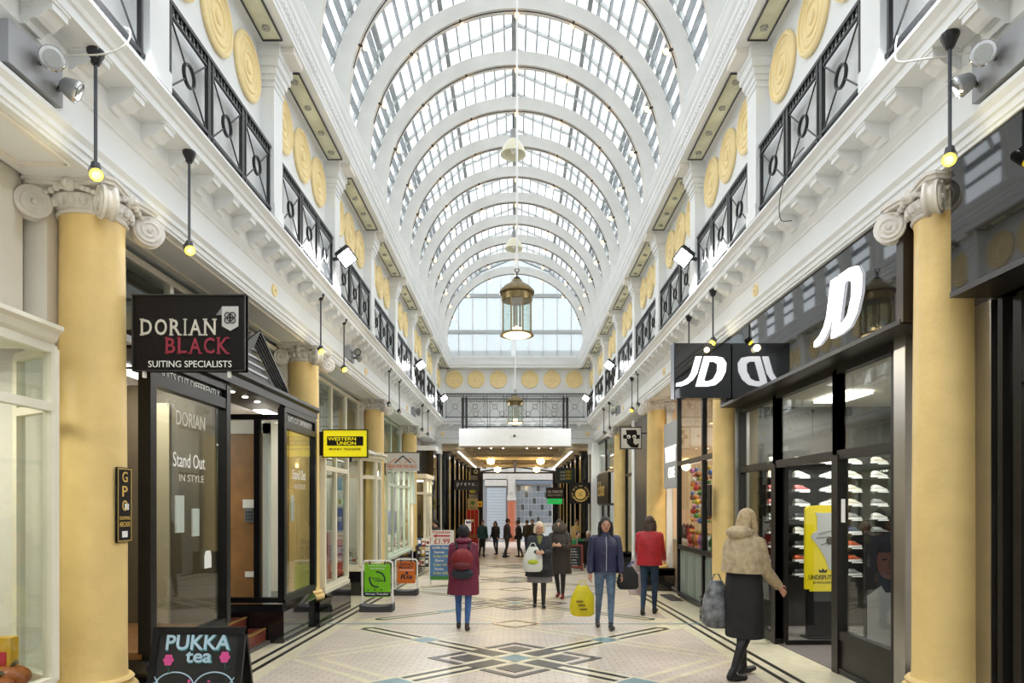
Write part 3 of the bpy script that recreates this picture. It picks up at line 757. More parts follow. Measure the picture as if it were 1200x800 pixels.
# ================================================================== SHOP HELPERS
def glazing(parent, p0, p1, zs, fr, m, fw=.07, fd=.07, gm=None, skip=(), rail=None):
    """frame and panes along the plan segment p0-p1; zs rail heights (world), fr post positions 0..1"""
    p0 = Vector((*p0, 0)); p1 = Vector((*p1, 0)); d = p1 - p0; L = d.length; u = d / L; gm = gm or glass; rail = rail or fw
    for f in fr:
        c = p0 + d * f; MB().bar((c.x, c.y, zs[0]), (c.x, c.y, zs[-1]), fw, fd, up=tuple(u)).build('post', m, parent)
    for i, z in enumerate(zs):
        a, b = p0 + Vector((0, 0, z)), p1 + Vector((0, 0, z)); MB().bar(a, b, fd * .96, rail).build('rail', m, parent)
    for i in range(len(fr) - 1):
        for j in range(len(zs) - 1):
            if (i, j) in skip: continue
            a, b = p0 + d * fr[i] + u * fw * .4, p0 + d * fr[i + 1] - u * fw * .4
            MB().bar((a.x, a.y, (zs[j] + zs[j + 1]) / 2), (b.x, b.y, (zs[j] + zs[j + 1]) / 2), .012, zs[j + 1] - zs[j] - rail * .8).build('pane', gm, parent)
def lamp_panel(parent, x, y, z, w, l, power, col=(1, .93, .82)):
    """ceiling lamp panel inside a shop: glowing fitting plus its light"""
    B('lamp_fitting', shoplit, parent, x - w / 2, x + w / 2, y - l / 2, y + l / 2, z, z + .03)
    ld = bpy.data.lights.new('shop_light', 'AREA'); ld.shape = 'RECTANGLE'; ld.size = w; ld.size_y = l; ld.energy = power; ld.color = col
    o = bpy.data.objects.new('shop_light', ld); COL.objects.link(o); o.parent = parent; o.location = Vector((x, y, z - .02)) - wl(parent)
def ceil_slab(parent, s, x0, x1, y0, y1, z, m): B('shop_ceiling', m, parent, *sorted((s * x0, s * x1)), y0, y1, z, z + .06)
# ================================================================== LEFT: cream bay window beside the first column
t = thing('bay_window_shopfront', 'cream painted bay window shopfront at the far left edge', 'shopfront', (-3.5, 3.4, fz(3.4)))
z0, z1, z2 = H(-1.25), H(.68), H(1.09)
glazing(t, (-3.28, .9), (-3.28, 4.82), [z0, z1, z2], [0, .36, .70, 1], creamp, .06, .07)
glazing(t, (-3.28, 4.84), (-3.72, 5.12), [z0, z1, z2], [0, 1], creamp, .06, .07)
MB().prism([(-3.30, z2), (-3.25, z2), (-3.25, z2 + .03), (-3.22, z2 + .05), (-3.20, z2 + .10), (-3.17, z2 + .12), (-3.17, z2 + .15), (-3.9, z2 + .15), (-3.9, z2)], 'xz', .8, 4.80).build('cornice', creamp, t)
MB().prism([(-3.25, .9), (-3.25, 4.84), (-3.72, 5.14), (-3.9, 5.14), (-3.9, .9)], 'xy', fz(3) - .1, z0 - .09).build('stall_riser', creamp, t)
B('display_back', shopwall, t, -5.2, -5.15, .9, 5.3, fz(4) - .1, H(1.4)); B('display_floor', creamp, t, -5.2, -3.34, .9, 4.78, z0 - .08, z0 - .035); B('display_floor', creamp, t, -5.2, -3.72, 4.78, 5.2, z0 - .08, z0 - .035)
ceil_slab(t, -1, 3.32, 6, .9, 4.75, H(1.12), white); lamp_panel(t, -4.3, 4.3, H(1.08), .5, .5, 16)
B('upper_wall', cream_soffit, WALL[-1], -3.85, -3.75, -2, 5.2, H(1.2), H(2.5))
orange = mat('pumpkin_orange', (.46, .13, .025), .35, var=.3, vscale=10); stalk = cmat(96, 82, 48)
def pumpkin(x, y, r, lab):
    t = thing('pumpkin', lab, 'pumpkin', (x, y, z0 - .035), group='pumpkins in the cream bay window')
    mb = MB(); n, m = 36, 10; vs = []; fs = []
    for i in range(m + 1):
        a = PI * i / m
        for k in range(n):
            b = 2 * PI * k / n; rr = r * (1 + .10 * abs(math.cos(b * 4.5)) - .05) * (math.sin(a) + .02)
            vs.append((rr * math.cos(b), rr * math.sin(b), r * .78 * (1 - math.cos(a)) - (.12 * r if i == m else 0)))
    for i in range(m):
        for k in range(n): fs.append((i * n + k, i * n + (k + 1) % n, (i + 1) * n + (k + 1) % n, (i + 1) * n + k))
    mb.add(vs, fs).local('body', orange, t, True)
    MB().tube([(0, 0, r * 1.4), (.005, 0, r * 1.62), (.03, .0, r * 1.8)], [.022, .014, .018], 7).local('stalk', stalk, t, True)
pumpkin(-3.49, 4.74, .105, 'larger ribbed orange pumpkin near the yellow box'); pumpkin(-3.455, 4.56, .085, 'smaller orange pumpkin lying in front in the cream window'); pumpkin(-3.60, 4.70, .06, 'tiny orange pumpkin near the window corner')
bx = thing('snack_box', 'yellow box with red and green print beside the pumpkins', 'box', (-3.60, 4.86, z0 - .035))
B('carton', cmat(225, 178, 40), bx, -3.69, -3.57, 4.83, 4.91, z0 - .035, z0 + .30); B('red_print', cmat(190, 40, 40), bx, -3.70, -3.60, 4.825, 4.831, z0 + .10, z0 + .2); B('green_print', cmat(70, 120, 50), bx, -3.70, -3.60, 4.825, 4.831, z0 + .0, z0 + .07)

# ================================================================== LEFT: black suit shop
t = thing('suit_shopfront', 'black suit shopfront with triangular pediment and granite plinth', 'shopfront', (-3.4, 8.4, fz(8.4)))
zb, zg, zt = H(-1.40), H(-1.31), H(1.30)
glazing(t, (-3.22, 5.98), (-3.22, 7.55), [zg, H(1.10), zt], [0, 1], blackp, .11, .10)
glazing(t, (-3.97, 9.30), (-3.17, 9.30), [zg, H(1.18)], [0, .58, 1], blackp, .07, .08)
glazing(t, (-3.17, 9.30), (-3.17, 10.72), [zg, H(1.08), zt], [0, 1], blackp, .09, .09)
for a, b in ((6.05, 7.48), (9.37, 10.66)):
    x = -3.215 if a < 8 else -3.165
    B('header_strip', blackp, t, x - .03, x + .006, a, b, H(1.10), H(1.27))
    text('SUITS CUT DIFFERENTLY', (x + .008, (a + b) / 2 + .03, H(1.185)), (b - a) * .86, .075, signw, t, 'east', .003)
    w = (b - a)
    text('Stand Out', (x + .012, a + w * .47, H(.42)), w * .46, .14, signw, t, 'east', .002)
    text('IN STYLE', (x + .012, a + w * .5, H(.25)), w * .36, .07, signoff, t, 'east', .002)
text('THE', (-3.203, 6.35, H(.93)), .16, .07, signoff, t, 'east', .002); text('DORIAN', (-3.203, 6.75, H(.82)), .60, .14, signoff, t, 'east', .002)
for y, z, w, h in ((6.62, -.10, .16, .36), (6.95, -.19, .14, .28)): B('paper_notice', paper, t, -3.26, -3.245, y - w / 2, y + w / 2, H(z) - h / 2, H(z) + h / 2)
B('paper_notice', paper, t, -3.21, -3.20, 9.75, 9.9, H(-.25), H(.12))
shape([(-.08, -.09), (.08, -.09), (.08, .04), (.05, .09), (-.05, .09), (-.08, .04)], (-3.204, 7.12, H(-.58)), paper, t, 'east', .003, 'window_sticker')
# plinth, steps, return
for poly in ([(-3.18, 5.9), (-3.18, 7.62), (-3.97, 7.62), (-3.97, 5.9)], [(-3.13, 9.24), (-3.13, 10.76), (-4.0, 10.76), (-4.0, 9.24)]):
    MB().prism(poly, 'xy', fz(11) - .1, zb - .07).build('plinth', granite, t)
    c = Vector((sum(p[0] for p in poly) / 4, sum(p[1] for p in poly) / 4)); pol2 = [(p[0] - (.05 if p[0] > -3.5 else 0), p[1] + (.05 if p[1] in (9.24, 5.9) else -.05)) for p in poly]
    n = 4; mb = MB(); mb.add([(x, y, zb - .07) for x, y in poly] + [(x, y, zb + .03) for x, y in pol2], [(3, 2, 1, 0), (4, 5, 6, 7)] + [(k, (k + 1) % 4, 4 + (k + 1) % 4, 4 + k) for k in range(4)]); mb.build('plinth_chamfer', granite, t)
B('return_wall', blackp, t, -4.05, -3.95, 7.6, 9.3, fz(8.4), H(1.3))
B('threshold', cmat(90, 86, 82), t, -3.97, -3.30, 7.64, 9.22, fz(9) - .05, fz(7.7) + .012)
redt = mat('red_quarry_tile', (.20, .045, .03), .35, var=.3, vscale=12)
for i, (xa, h) in enumerate(((-3.36, .19), (-3.62, .34))):
    B('step', redt, t, -3.97, xa, 7.66, 9.2, fz(8.4), fz(8.4) + h); B('step_nosing', cmat(150, 112, 60), t, xa - .03, xa + .012, 7.66, 9.2, fz(8.4) + h - .012, fz(8.4) + h + .008)
# fascia + pediment
MB().prism([(-3.75, H(1.33)), (-3.12, H(1.33)), (-3.12, H(1.42)), (-3.07, H(1.45)), (-3.07, H(1.49)), (-3.75, H(1.49))], 'xz', 5.85, 10.78).build('fascia', blackp, t)
pd = MB().prism([(7.28, H(1.49)), (9.32, H(1.49)), (9.32, H(1.53)), (8.3, H(2.09)), (7.28, H(1.53))], 'yz', -3.72, -3.20).build('pediment', blackp, t)
for sg in (-1, 1):
    for i in range(5):
        o_ = .035 * i
        MB().bar((-3.10 - .015 * i, 8.3 + sg * 1.03, H(1.52) - o_ * .9), (-3.10 - .015 * i, 8.3 - sg * .01, H(2.10) - o_ * 1.1), .03, .022, up=(1, 0, 0)).build('raking_moulding', blackp, pd)
for i in range(4): B('tympanum_slat', greyp, pd, -3.20, -3.185, 8.3 - .5 + .1 * i, 8.3 + .5 - .1 * i, H(1.60 + .09 * i), H(1.625 + .09 * i))
for y in (7.0, 7.7, 8.1, 8.5, 8.9, 9.8): MB().lathe([(.004, -.006), (.03, -.006), (.036, 0), (.004, .0)], 12, (-3.36, y, H(1.328))).build('downlight', ledlit, t)
# interior
B('shop_wall', shopwall, t, -6.6, -6.5, 5.7, 10.8, fz(8), H(1.4)); B('shop_floor', wood, t, -6.6, -3.98, 5.7, 10.8, fz(8), fz(8) + .12); ceil_slab(t, -1, 3.25, 6.6, 5.7, 10.8, H(1.36), white)
lamp_panel(t, -5.2, 8.2, H(1.3), .9, .9, 38); lamp_panel(t, -3.62, 10.0, H(1.32), .2, .6, 5); lamp_panel(t, -3.85, 6.8, H(1.32), .3, .9, 10)  # last panel is an added, unseen lamp that brightens the first display window
B('display_board', mat('taupe_display_board', (.30, .25, .16), .6, var=.1), t, -4.5, -4.45, 5.8, 7.5, fz(7) + .1, H(1.3))
B('display_partition', mat('brown_partition', (.13, .105, .07), .5, var=.2, vscale=2), t, -4.9, -3.30, 7.50, 7.54, fz(7), H(1.3)); B('display_curtain', cmat(196, 186, 160), t, -4.05, -3.78, 7.46, 7.49, fz(7) + .3, H(1.1)); B('display_bed', wood, t, -4.4, -3.28, 6.0, 7.5, zg - .06, zg)
dr = B('inner_door', wood, t, -4.10, -3.60, 9.78, 9.83, fz(9) + .1, H(1.0))
B('door_frame', paper, t, -3.60, -3.52, 9.74, 9.85, fz(9) + .1, H(1.15)); B('door_head', paper, t, -4.1, -3.52, 9.74, 9.85, H(1.0), H(1.18))
kp = thing('entry_keypad', 'grey entry keypad with white cap on the brown inner door', 'keypad', (-3.80, 9.77, H(-.1)))
B('pad', cmat(120, 122, 125), kp, -3.86, -3.74, 9.745, 9.78, H(-.26), H(-.06)); B('cap', paper, kp, -3.88, -3.72, 9.73, 9.78, H(-.06), H(.06))
for i in range(3):
    for j in range(3): B('button', cmat(60, 62, 66), kp, -3.845 + .035 * i, -3.82 + .035 * i, 9.738, 9.746, H(-.24) + .05 * j, H(-.205) + .05 * j)
B('letter_plate', paper, dr, -3.86, -3.74, 9.76, 9.78, H(-1.05), H(-.97))
# transom glazing high up between the columns
def transom(label, y0, y1, x, z0, z1, fm, n, gm=None, back=None):
    tt = thing('transom_window', label, 'window', (x, (y0 + y1) / 2, H(z0)))
    glazing(tt, (x, y0), (x, y1), [H(z0), H(z1)], [i / n for i in range(n + 1)], fm, .07, .08, gm)
    B('backing', back or shopwall, tt, *sorted((x + (-.5 if x < 0 else .5), x + (-.45 if x < 0 else .45))), y0 - .2, y1 + .2, H(z0 - .1), H(2.55))
    return tt
palewall = mat('pale_olive_blind', (.50, .49, .38), .7, var=.1, vscale=2)
transom('dark transom glazing above the black suit shop', 5.75, 10.75, -3.76, 1.50, 2.40, cream_soffit, 3, None, cmat(92, 92, 88))
# hanging sign
def proj_sign(name, label, px0, px1, py0, py1, y, m, th=.05, cat='sign', edge=None, ew=.0):
    a = at(px0, py1, y); b = at(px1, py0, y)
    t = thing(name, label, cat, ((a.x + b.x) / 2, y, a.z))
    B('panel', m, t, a.x, b.x, y, y + th, a.z, b.z)
    if edge:
        for q in ((a.x, b.x, b.z - ew, b.z), (a.x, b.x, a.z, a.z + ew), (a.x, a.x + ew, a.z, b.z), (b.x - ew, b.x, a.z, b.z)): B('edge_frame', edge, t, q[0], q[1], y - .012, y + th + .012, q[2], q[3])
    f = lambda u, v: Vector((a.x + (b.x - a.x) * u, y - .002, b.z - (b.z - a.z) * v))      # u, v from the top left
    return t, f, b.x - a.x, b.z - a.z
signblk = mat('black_sign_face', (.010, .008, .008), .5, var=.4, vscale=30, spec=.2)
t, f, w, h = proj_sign('hanging_sign', 'black hanging sign with bone and crimson lettering on the first left column', 155, 288, 345, 435, 5.62, signblk, .045, edge=cmat(60, 58, 56), ew=.008)

def serif_word(word, u0, u1, v, hv, m):
    """roman capitals with serifs on the stem ends"""
    wd = {'D': 1.05, 'O': 1.15, 'R': 1.0, 'I': .42, 'A': 1.08, 'N': 1.1, 'B': .9, 'L': .82, 'C': 1.0, 'K': 1.02}; ser = {'D': ((.1, 0), (.1, 1)), 'O': (), 'R': ((.12, 0), (.12, 1), (.94, 0)), 'I': ((.5, 0), (.5, 1)), 'A': ((.05, 0), (.95, 0)), 'N': ((.08, 1), (.10, 0), (.90, 1)), 'B': ((.1, 0), (.1, 1)), 'L': ((.12, 0), (.12, 1)), 'C': (), 'K': ((.1, 0), (.1, 1), (.95, 0), (.9, 1))}
    tot = sum(wd[c] for c in word) + .10 * (len(word) - 1); x = 0
    for c in word:
        cw = wd[c] / tot * (u1 - u0) * w; cx_ = u0 * w + x / tot * (u1 - u0) * w + cw / 2; x += wd[c] + .10
        base = f(0, v) + Vector((cx_, 0, 0)); lw = cw * (.30 if c == 'I' else .86)
        text(c, base, lw, h * hv * (1.04 if c in 'OC' else 1), m, t, bold=.012, name='letter')
        sb = MB()
        for a_, b_ in ser[c]: sb.box(base.x + (a_ - .5) * lw - cw * (.16 if c != 'I' else .34), base.x + (a_ - .5) * lw + cw * (.16 if c != 'I' else .34), base.y - .004, base.y, base.z + (b_ - .5) * h * hv - .006, base.z + (b_ - .5) * h * hv + .006)
        if ser[c]: sb.build('serif', m, t)
serif_word('DORIAN', .07, .745, .425, .20, signoff); serif_word('BLACK', .29, .855, .665, .20, crimson); text('SUITING SPECIALISTS', f(.51, .905), w * .735, h * .085, signw, t)
sc = .0065; U = f(.865, .31)
shape([(-10.5 * sc, 15 * sc), (10.5 * sc, 15 * sc), (10.5 * sc, -10 * sc), (0, -16 * sc), (-10.5 * sc, -10 * sc)], U, cmat(190, 190, 188), t, name='crest_shield')
shape([(-10.5 * sc, 14 * sc), (-18 * sc, 4 * sc), (-10.5 * sc, 4 * sc)], U, cmat(120, 120, 120), t, name='crest_fold')
kn = MB()
for q in range(4):
    a = PI / 2 * q + PI / 4; c = (U.x + 4.3 * sc * math.cos(a), U.y - .006, U.z + .5 * sc + 4.3 * sc * math.sin(a)); kn.ring(c, 4.2 * sc, 3.1 * sc, .004, 'y', 18)
kn.ring((U.x, U.y - .007, U.z + .5 * sc), 4.6 * sc, 3.6 * sc, .004, 'y', 18); kn.build('crest_knot', iron, t)
for v in (.06, .95):
    p = f(0, v); MB().bar((p.x - .14, p.y + .02, p.z), (p.x + .02, p.y + .02, p.z), .03, .02).build('bracket_arm', gunm, t); B('bracket_plate', gunm, t, p.x - .16, p.x - .135, p.y - .02, p.y + .06, p.z - .07, p.z + .07)
for u in (.1, .85): p = f(u, 1); B('clip', signw, t, p.x - .01, p.x + .01, p.y, p.y + .03, p.z - .05, p.z)
# small plaque on the column
t = thing('wall_plaque', 'narrow black plaque with gold letters on the first left yellow column', 'plaque', (-3.19, 5.37, H(-.32)))
a = math.radians(2); R = Matrix.Translation(Vector((-3.40, 5.5, 0)) + .247 * Vector((math.cos(a), -math.sin(a), 0))) @ Matrix.Rotation(PI / 2 - a, 4, 'Z')
RT = (R.to_3x3() @ ROT['front'])
MB().box(-.095, .095, -.014, .004, H(-.31), H(.29)).xf(R).build('plate', signblk, t)
for q in ((-.09, .09, .275, .282), (-.09, .09, -.302, -.295), (-.09, -.084, -.302, .282), (.084, .09, -.302, .282)): MB().box(q[0], q[1], -.0165, -.013, H(q[2]), H(q[3])).xf(R).build('gilt_line', gold, t)
for ch, z in (('G', .215), ('P', .10), ('O', -.015)): text(ch, R @ Vector((0, -.015, H(z))), .07, .085, gold, t, rot=RT, depth=.003, bold=.01)
text('SHOPPING', R @ Vector((0, -.015, H(-.115))), .14, .028, gold, t, rot=RT, depth=.003); text('ARCADE', R @ Vector((0, -.015, H(-.165))), .14, .04, gold, t, rot=RT, depth=.003)
MB().box(-.035, .035, -.017, -.013, H(-.27), H(-.22)).xf(R).build('paper_label', paper, t); MB().box(-.0 + .0, .05, -.018, -.013, H(-.05), H(-.0)).xf(R).build('paper_label', paper, t)

# ================================================================== LEFT: cream money transfer shop
t = thing('cream_shopfront', 'cream timber shopfront with posters and a recessed entry', 'shopfront', (-3.5, 13.7, fz(13.7)))
zb, z1, z2 = H(-1.40), H(.60), H(1.0)
glazing(t, (-3.20, 11.40), (-3.20, 12.95), [zb, z1, z2], [0, .45, 1], creamp, .08, .08)
glazing(t, (-4.30, 15.2), (-3.46, 15.2), [zb, z1, z2], [0, 1], creamp, .08, .08)
glazing(t, (-3.45, 15.2), (-3.20, 15.62), [zb, z1, z2], [0, 1], creamp, .08, .08); glazing(t, (-3.2, 15.62), (-3.2, 16.2), [zb, z1, z2], [0, 1], creamp, .08, .08)
for poly in ([(-3.13, 11.35), (-3.13, 13.02), (-4.3, 13.02), (-4.3, 11.35)], [(-3.43, 15.12), (-3.13, 15.6), (-3.13, 16.25), (-4.3, 16.25), (-4.3, 15.12)]):
    MB().prism(poly, 'xy', fz(16) - .1, zb - .10).build('plinth', granite, t); MB().prism([(x * 1.006, y) for x, y in poly], 'xy', zb - .10, zb - .03).build('sill', creamp, t)
    MB().prism([(x + (.05 if x > -4 else 0), y) for x, y in poly], 'xy', z2 + .02, z2 + .10).build('cornice', creamp, t); MB().prism([(x + (.10 if x > -4 else 0), y - .04) for x, y in poly], 'xy', z2 + .10, z2 + .16).build('cornice', creamp, t)
B('shop_wall', shopwall, t, -6.5, -6.4, 11.2, 16.3, fz(14), H(1.2)); B('entry_back', creamp, t, -4.4, -4.32, 13.0, 15.2, fz(14), H(1.2)); ceil_slab(t, -1, 3.15, 6.5, 11.25, 16.3, H(1.1), white); B('shop_floor', carpet, t, -6.5, -4.3, 11.2, 16.3, fz(13), fz(13) + .05)
lamp_panel(t, -3.75, 12.2, H(1.06), .5, .9, 14); lamp_panel(t, -4.2, 15.7, H(1.06), .7, .5, 16)
B('display_back', shopwall, t, -4.4, -4.36, 11.3, 13.0, zb - .1, H(1.05))
def poster(name, label, y0, y1, z0_, z1_, x, m, group=None):
    o = thing(name, label, 'poster', (x, (y0 + y1) / 2, z0_)); B('sheet', m, o, x - .006, x, y0, y1, z0_, z1_); return o
o = poster('poster', 'white poster with blue sky print in the cream window', 12.22, 12.82, H(-.05), H(.50), -3.235, paper); B('print', cmat(120, 180, 215), o, -3.2345, -3.231, 12.28, 12.76, H(.25), H(.48)); B('red_print', cmat(190, 50, 60), o, -3.2345, -3.231, 12.5, 12.7, H(.0), H(.08))
o = poster('poster', 'blue poster below the white one in the cream window', 12.22, 12.82, H(-.52), H(-.08), -3.235, cmat(30, 80, 170)); text('money', (-3.232, 12.52, H(-.30)), .45, .12, paper, o, 'east', .003)
o = poster('poster', 'red poster at the foot of the cream window', 12.22, 12.82, H(-1.30), H(-.66), -3.235, cmat(170, 45, 50)); text('SEND', (-3.232, 12.52, H(-.85)), .4, .1, paper, o, 'east', .003); text('HERE', (-3.232, 12.52, H(-1.02)), .4, .1, paper, o, 'east', .003)
o = poster('poster', 'tall dark red poster at the near side of the cream window', 11.48, 11.98, H(-1.3), H(-.5), -3.235, cmat(140, 35, 38))
tb = thing('notice_card', 'white notice card in the window facing the camera', 'card', (-4.0, 15.25, H(-.32))); B('card', paper, tb, -4.06, -3.86, 15.23, 15.24, H(-.32), H(-.06))
leaf = mat('dark_foliage', (.06, .09, .03), .6, var=.5, vscale=30)
pl = thing('potted_plant', 'small bushy potted plant on the window sill behind glass', 'plant', (-3.75, 15.5, zb - .03))
MB().lathe([(.06, 0), (.085, .14), (.09, .16), (.07, .16)], 14).local('pot', cmat(150, 150, 145), pl, True)
fo = MB()
for i in range(220):
    a = random.random() * 2 * PI; e = random.random() * 1.3; r = .05 + .17 * random.random(); c = Vector((r * math.cos(a) * math.sin(e) * 1.25, r * math.sin(a) * math.sin(e) * 1.25, .18 + r * math.cos(e) * 1.1)); d = Vector((random.uniform(-1, 1), random.uniform(-1, 1), random.uniform(-.3, 1))) * .03
    fo.add([c, c + d, c + d * .5 + Vector((.012, 0, .008)), c + d * .5 + Vector((-.004, .01, -.004))], [(0, 1, 2), (0, 2, 3), (0, 3, 1), (1, 3, 2)])
fo.local('foliage', leaf, pl)
tin_cols = [(190, 60, 50), (60, 110, 150), (210, 200, 180), (60, 130, 80), (220, 150, 60), (90, 60, 50), (200, 200, 205)]; tin_word = ['red', 'blue', 'cream', 'green', 'amber', 'brown', 'silver']
for i in range(9):
    k = i % 7; x = -4.25 + .092 * i; zt_ = zb - .03
    o = thing('tin', '%s tin on the sill %s, counted from the entry side number %d' % (tin_word[k], 'in the front row', i + 1) if False else '%s tin in the front row on the window sill' % tin_word[k], 'tin', (x, 15.30, zt_), group='tins on the window sill')
    if i >= 7: o['label'] = ['red tin at the street end of the sill row, beside silver', 'blue tin at the very end of the sill row'][i - 7]
    hh = .14 + .05 * (i % 3); MB().lathe([(.034, 0), (.036, .004), (.036, hh), (.034, hh + .004)], 14).local('can', cmat(*tin_cols[k]), o, True); MB().lathe([(.0365, hh * .35), (.037, hh * .36), (.037, hh * .7), (.0365, hh * .71)], 14, cap=False).local('band', paper, o, True)
transom('cream framed upper window with olive blinds behind yellow money sign', 11.4, 16.1, -3.72, 1.28, 2.38, creamp, 4, None, palewall)
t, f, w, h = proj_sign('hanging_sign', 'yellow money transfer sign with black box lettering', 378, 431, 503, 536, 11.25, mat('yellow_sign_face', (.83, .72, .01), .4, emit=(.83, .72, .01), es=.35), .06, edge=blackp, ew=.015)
c0 = f(.5, .41); B('black_box', signblk, t, c0.x - w * .40, c0.x + w * .40, c0.y - .004, c0.y + .01, c0.z - h * .165, c0.z + h * .165)
ys = MATS['yellow_sign_face']; q = Vector((0, -.004, 0))
text('WESTERN', f(.43, .335) + q, w * .62, h * .12, ys, t, bold=.012); text('UNION', f(.53, .49) + q, w * .42, h * .12, ys, t, bold=.012); text('MONEY TRANSFER', f(.5, .70), w * .70, h * .08, signblk, t, bold=.012)
p = f(0, .5); B('bracket', signblk, t, p.x - .10, p.x, p.y, p.y + .06, p.z - h * .42, p.z + h * .42); p = f(.62, 1); B('cable_gland', gunm, t, p.x - .02, p.x + .02, p.y, p.y + .04, p.z - .07, p.z)

# ================================================================== LEFT: sage outdoor shop
t = thing('sage_shopfront', 'sage green bay window shopfront with jackets on show', 'shopfront', (-3.5, 19, fz(19)))
zb, z1, z2 = H(-1.30), H(.48), H(.98)
glazing(t, (-3.2, 17.0), (-3.2, 20.6), [zb, z1, z2], [0, .22, .48, .74, 1], sage, .07, .08); glazing(t, (-3.6, 16.9), (-3.2, 17.0), [zb, z1, z2], [0, 1], sage, .07, .08)
B('plinth', granite, t, -3.9, -3.12, 16.85, 20.7, fz(20.7) - .1, zb - .10); B('sill', sage, t, -3.9, -3.10, 16.85, 20.72, zb - .10, zb - .03); B('cornice', sage, t, -3.9, -3.10, 16.8, 20.75, z2 + .02, z2 + .14)
B('shop_wall', shopwall, t, -5.6, -5.5, 16.7, 21.9, fz(20), H(1.1)); ceil_slab(t, -1, 3.15, 5.6, 16.7, 21.9, H(1.0), white); lamp_panel(t, -3.9, 18.8, H(.96), .6, 2.4, 60); B('window_bed', wood, t, -4.3, -3.25, 16.9, 20.6, zb - .12, zb - .04)
o = transom('sage panelled upper window with draped green cloth', 17.0, 21.7, -3.68, 1.2, 2.38, sage, 3, None, cmat(150, 165, 150))
jk = [(17.4, (60, 120, 70), 'green'), (18.3, (215, 190, 40), 'yellow'), (19.2, (35, 80, 150), 'blue'), (20.1, (50, 52, 56), 'charcoal')]
for y, c, nm in jk:
    o = thing('display_jacket', '%s jacket on a stand in the sage green shop window' % nm, 'jacket', (-3.62, y, zb - .04), group='jackets in the sage window')
    MB().lathe([(.12, 0), (.12, .015), (.012, .02), (.012, .5)], 14).local('stand', steel, o, True)
    MB().lathe([(.19, .48), (.20, .55), (.18, .8), (.20, 1.0), (.16, 1.10), (.06, 1.15), (.05, 1.19)], 18).local('jacket_body', cmat(*c), o, True)
    for sg in (-1, 1): MB().tube([(0, sg * .18, 1.06), (.03, sg * .25, .85), (.06, sg * .25, .58)], [.065, .06, .05], 10).local('sleeve', cmat(*c), o, True)
t, f, w, h = proj_sign('hanging_sign', 'pale grey hanging sign with mountain outline and orange letters', 451.6, 491, 530.6, 551.6, 16.85, cmat(205, 207, 208), .05, edge=None)
B('top_bar', iron, t, f(0, 0).x - .03, f(1, 0).x, 16.84, 16.9, f(0, 0).z, f(0, 0).z + .02); B('side_bar', iron, t, f(0, 0).x - .04, f(0, 0).x, 16.84, 16.9, f(0, 1).z - .1, f(0, 0).z + .02)
def peak(cx, top, wd, th, m):
    p = f(cx, top); b = f(cx, .56); mb = MB(); mb.bar((p.x, p.y, p.z), (p.x - wd * w, b.y, b.z), th, .006, up=(0, 1, 0)); mb.bar((p.x, p.y, p.z), (p.x + wd * w, b.y, b.z), th, .006, up=(0, 1, 0)); mb.build('mountain_line', m, t)
peak(.30, .32, .17, .018, cmat(210, 120, 60)); peak(.74, .30, .17, .018, cmat(210, 120, 60)); peak(.52, .16, .24, .03, cmat(40, 40, 50))
text('HEAD FOR THE HILLS', f(.5, .74), w * .86, h * .20, cmat(214, 118, 60), t, bold=.02); B('black_dash', iron, t, f(.08, 0).x, f(.2, 0).x, 16.846, 16.85, f(0, .93).z, f(0, .9).z)

# ================================================================== LEFT: far cream bay and black piers
t = thing('cream_bay_window', 'narrow cream bay window just before the dark passage piers', 'shopfront', (-3.2, 23.4, fz(23.4)))
glazing(t, (-3.0, 22.7), (-3.0, 24.3), [H(-1.2), H(.35), H(.82)], [0, .5, 1], creamp, .08, .08); glazing(t, (-3.4, 22.5), (-3.0, 22.7), [H(-1.2), H(.35), H(.82)], [0, 1], creamp, .08, .08)
B('cornice', creamp, t, -3.5, -2.90, 22.35, 24.4, H(.84), H(.98)); B('stall_riser', creamp, t, -3.5, -2.94, 22.5, 24.4, fz(24.4) - .05, H(-1.22)); B('display_back', cmat(200, 160, 90), t, -3.75, -3.7, 22.5, 24.4, fz(24), H(.9)); lamp_panel(t, -3.35, 23.5, H(.78), .3, 1.0, 10)
for s, ys_ in ((-1, ((25.0, 25.8), (26.5, 27.3))), (1, ((27.05, 27.3),))):
    for a, b in ys_:
        t = thing('granite_pier', 'polished black pier %s the passage mouth on %s' % ('standing at' if b > 26.9 else 'before', side_name[s]), 'pier', (s * 3.2, (a + b) / 2, fz(b)))
        B('shaft', granite, t, *sorted((s * 2.98, s * 3.6)), a, b, fz(b) - .05, H(1.95)); B('cap', white, t, *sorted((s * 2.90, s * 3.65)), a - .05, b + .02, H(1.95), H(2.12)); B('gilt_strip', gold, t, *sorted((s * 2.97, s * 2.985)), b - .08, b - .03, fz(b) + .3, H(1.8))
B('upper_wall', cream_soffit, WALL[-1], -3.9, -3.75, 22.2, 27.5, H(.95), H(2.5)); B('lower_wall', shopdark, WALL[-1], -3.95, -3.85, 21.8, 27.5, fz(27), H(1.0))
st_ = thing('parasol_closed', 'tall folded white parasol standing beside the far left column', 'parasol', (-3.25, 21.6, fz(21.6)))
MB().tube([(0, 0, 0), (0, 0, H(1.6) - fz(21.6))], .03, 8).local('pole', signw, st_); MB().lathe([(.13, 2.2), (.12, 2.3), (.08, 3.0), (.03, 3.5), (.01, 3.6)], 10).local('folded_canopy', sage, st_, True)
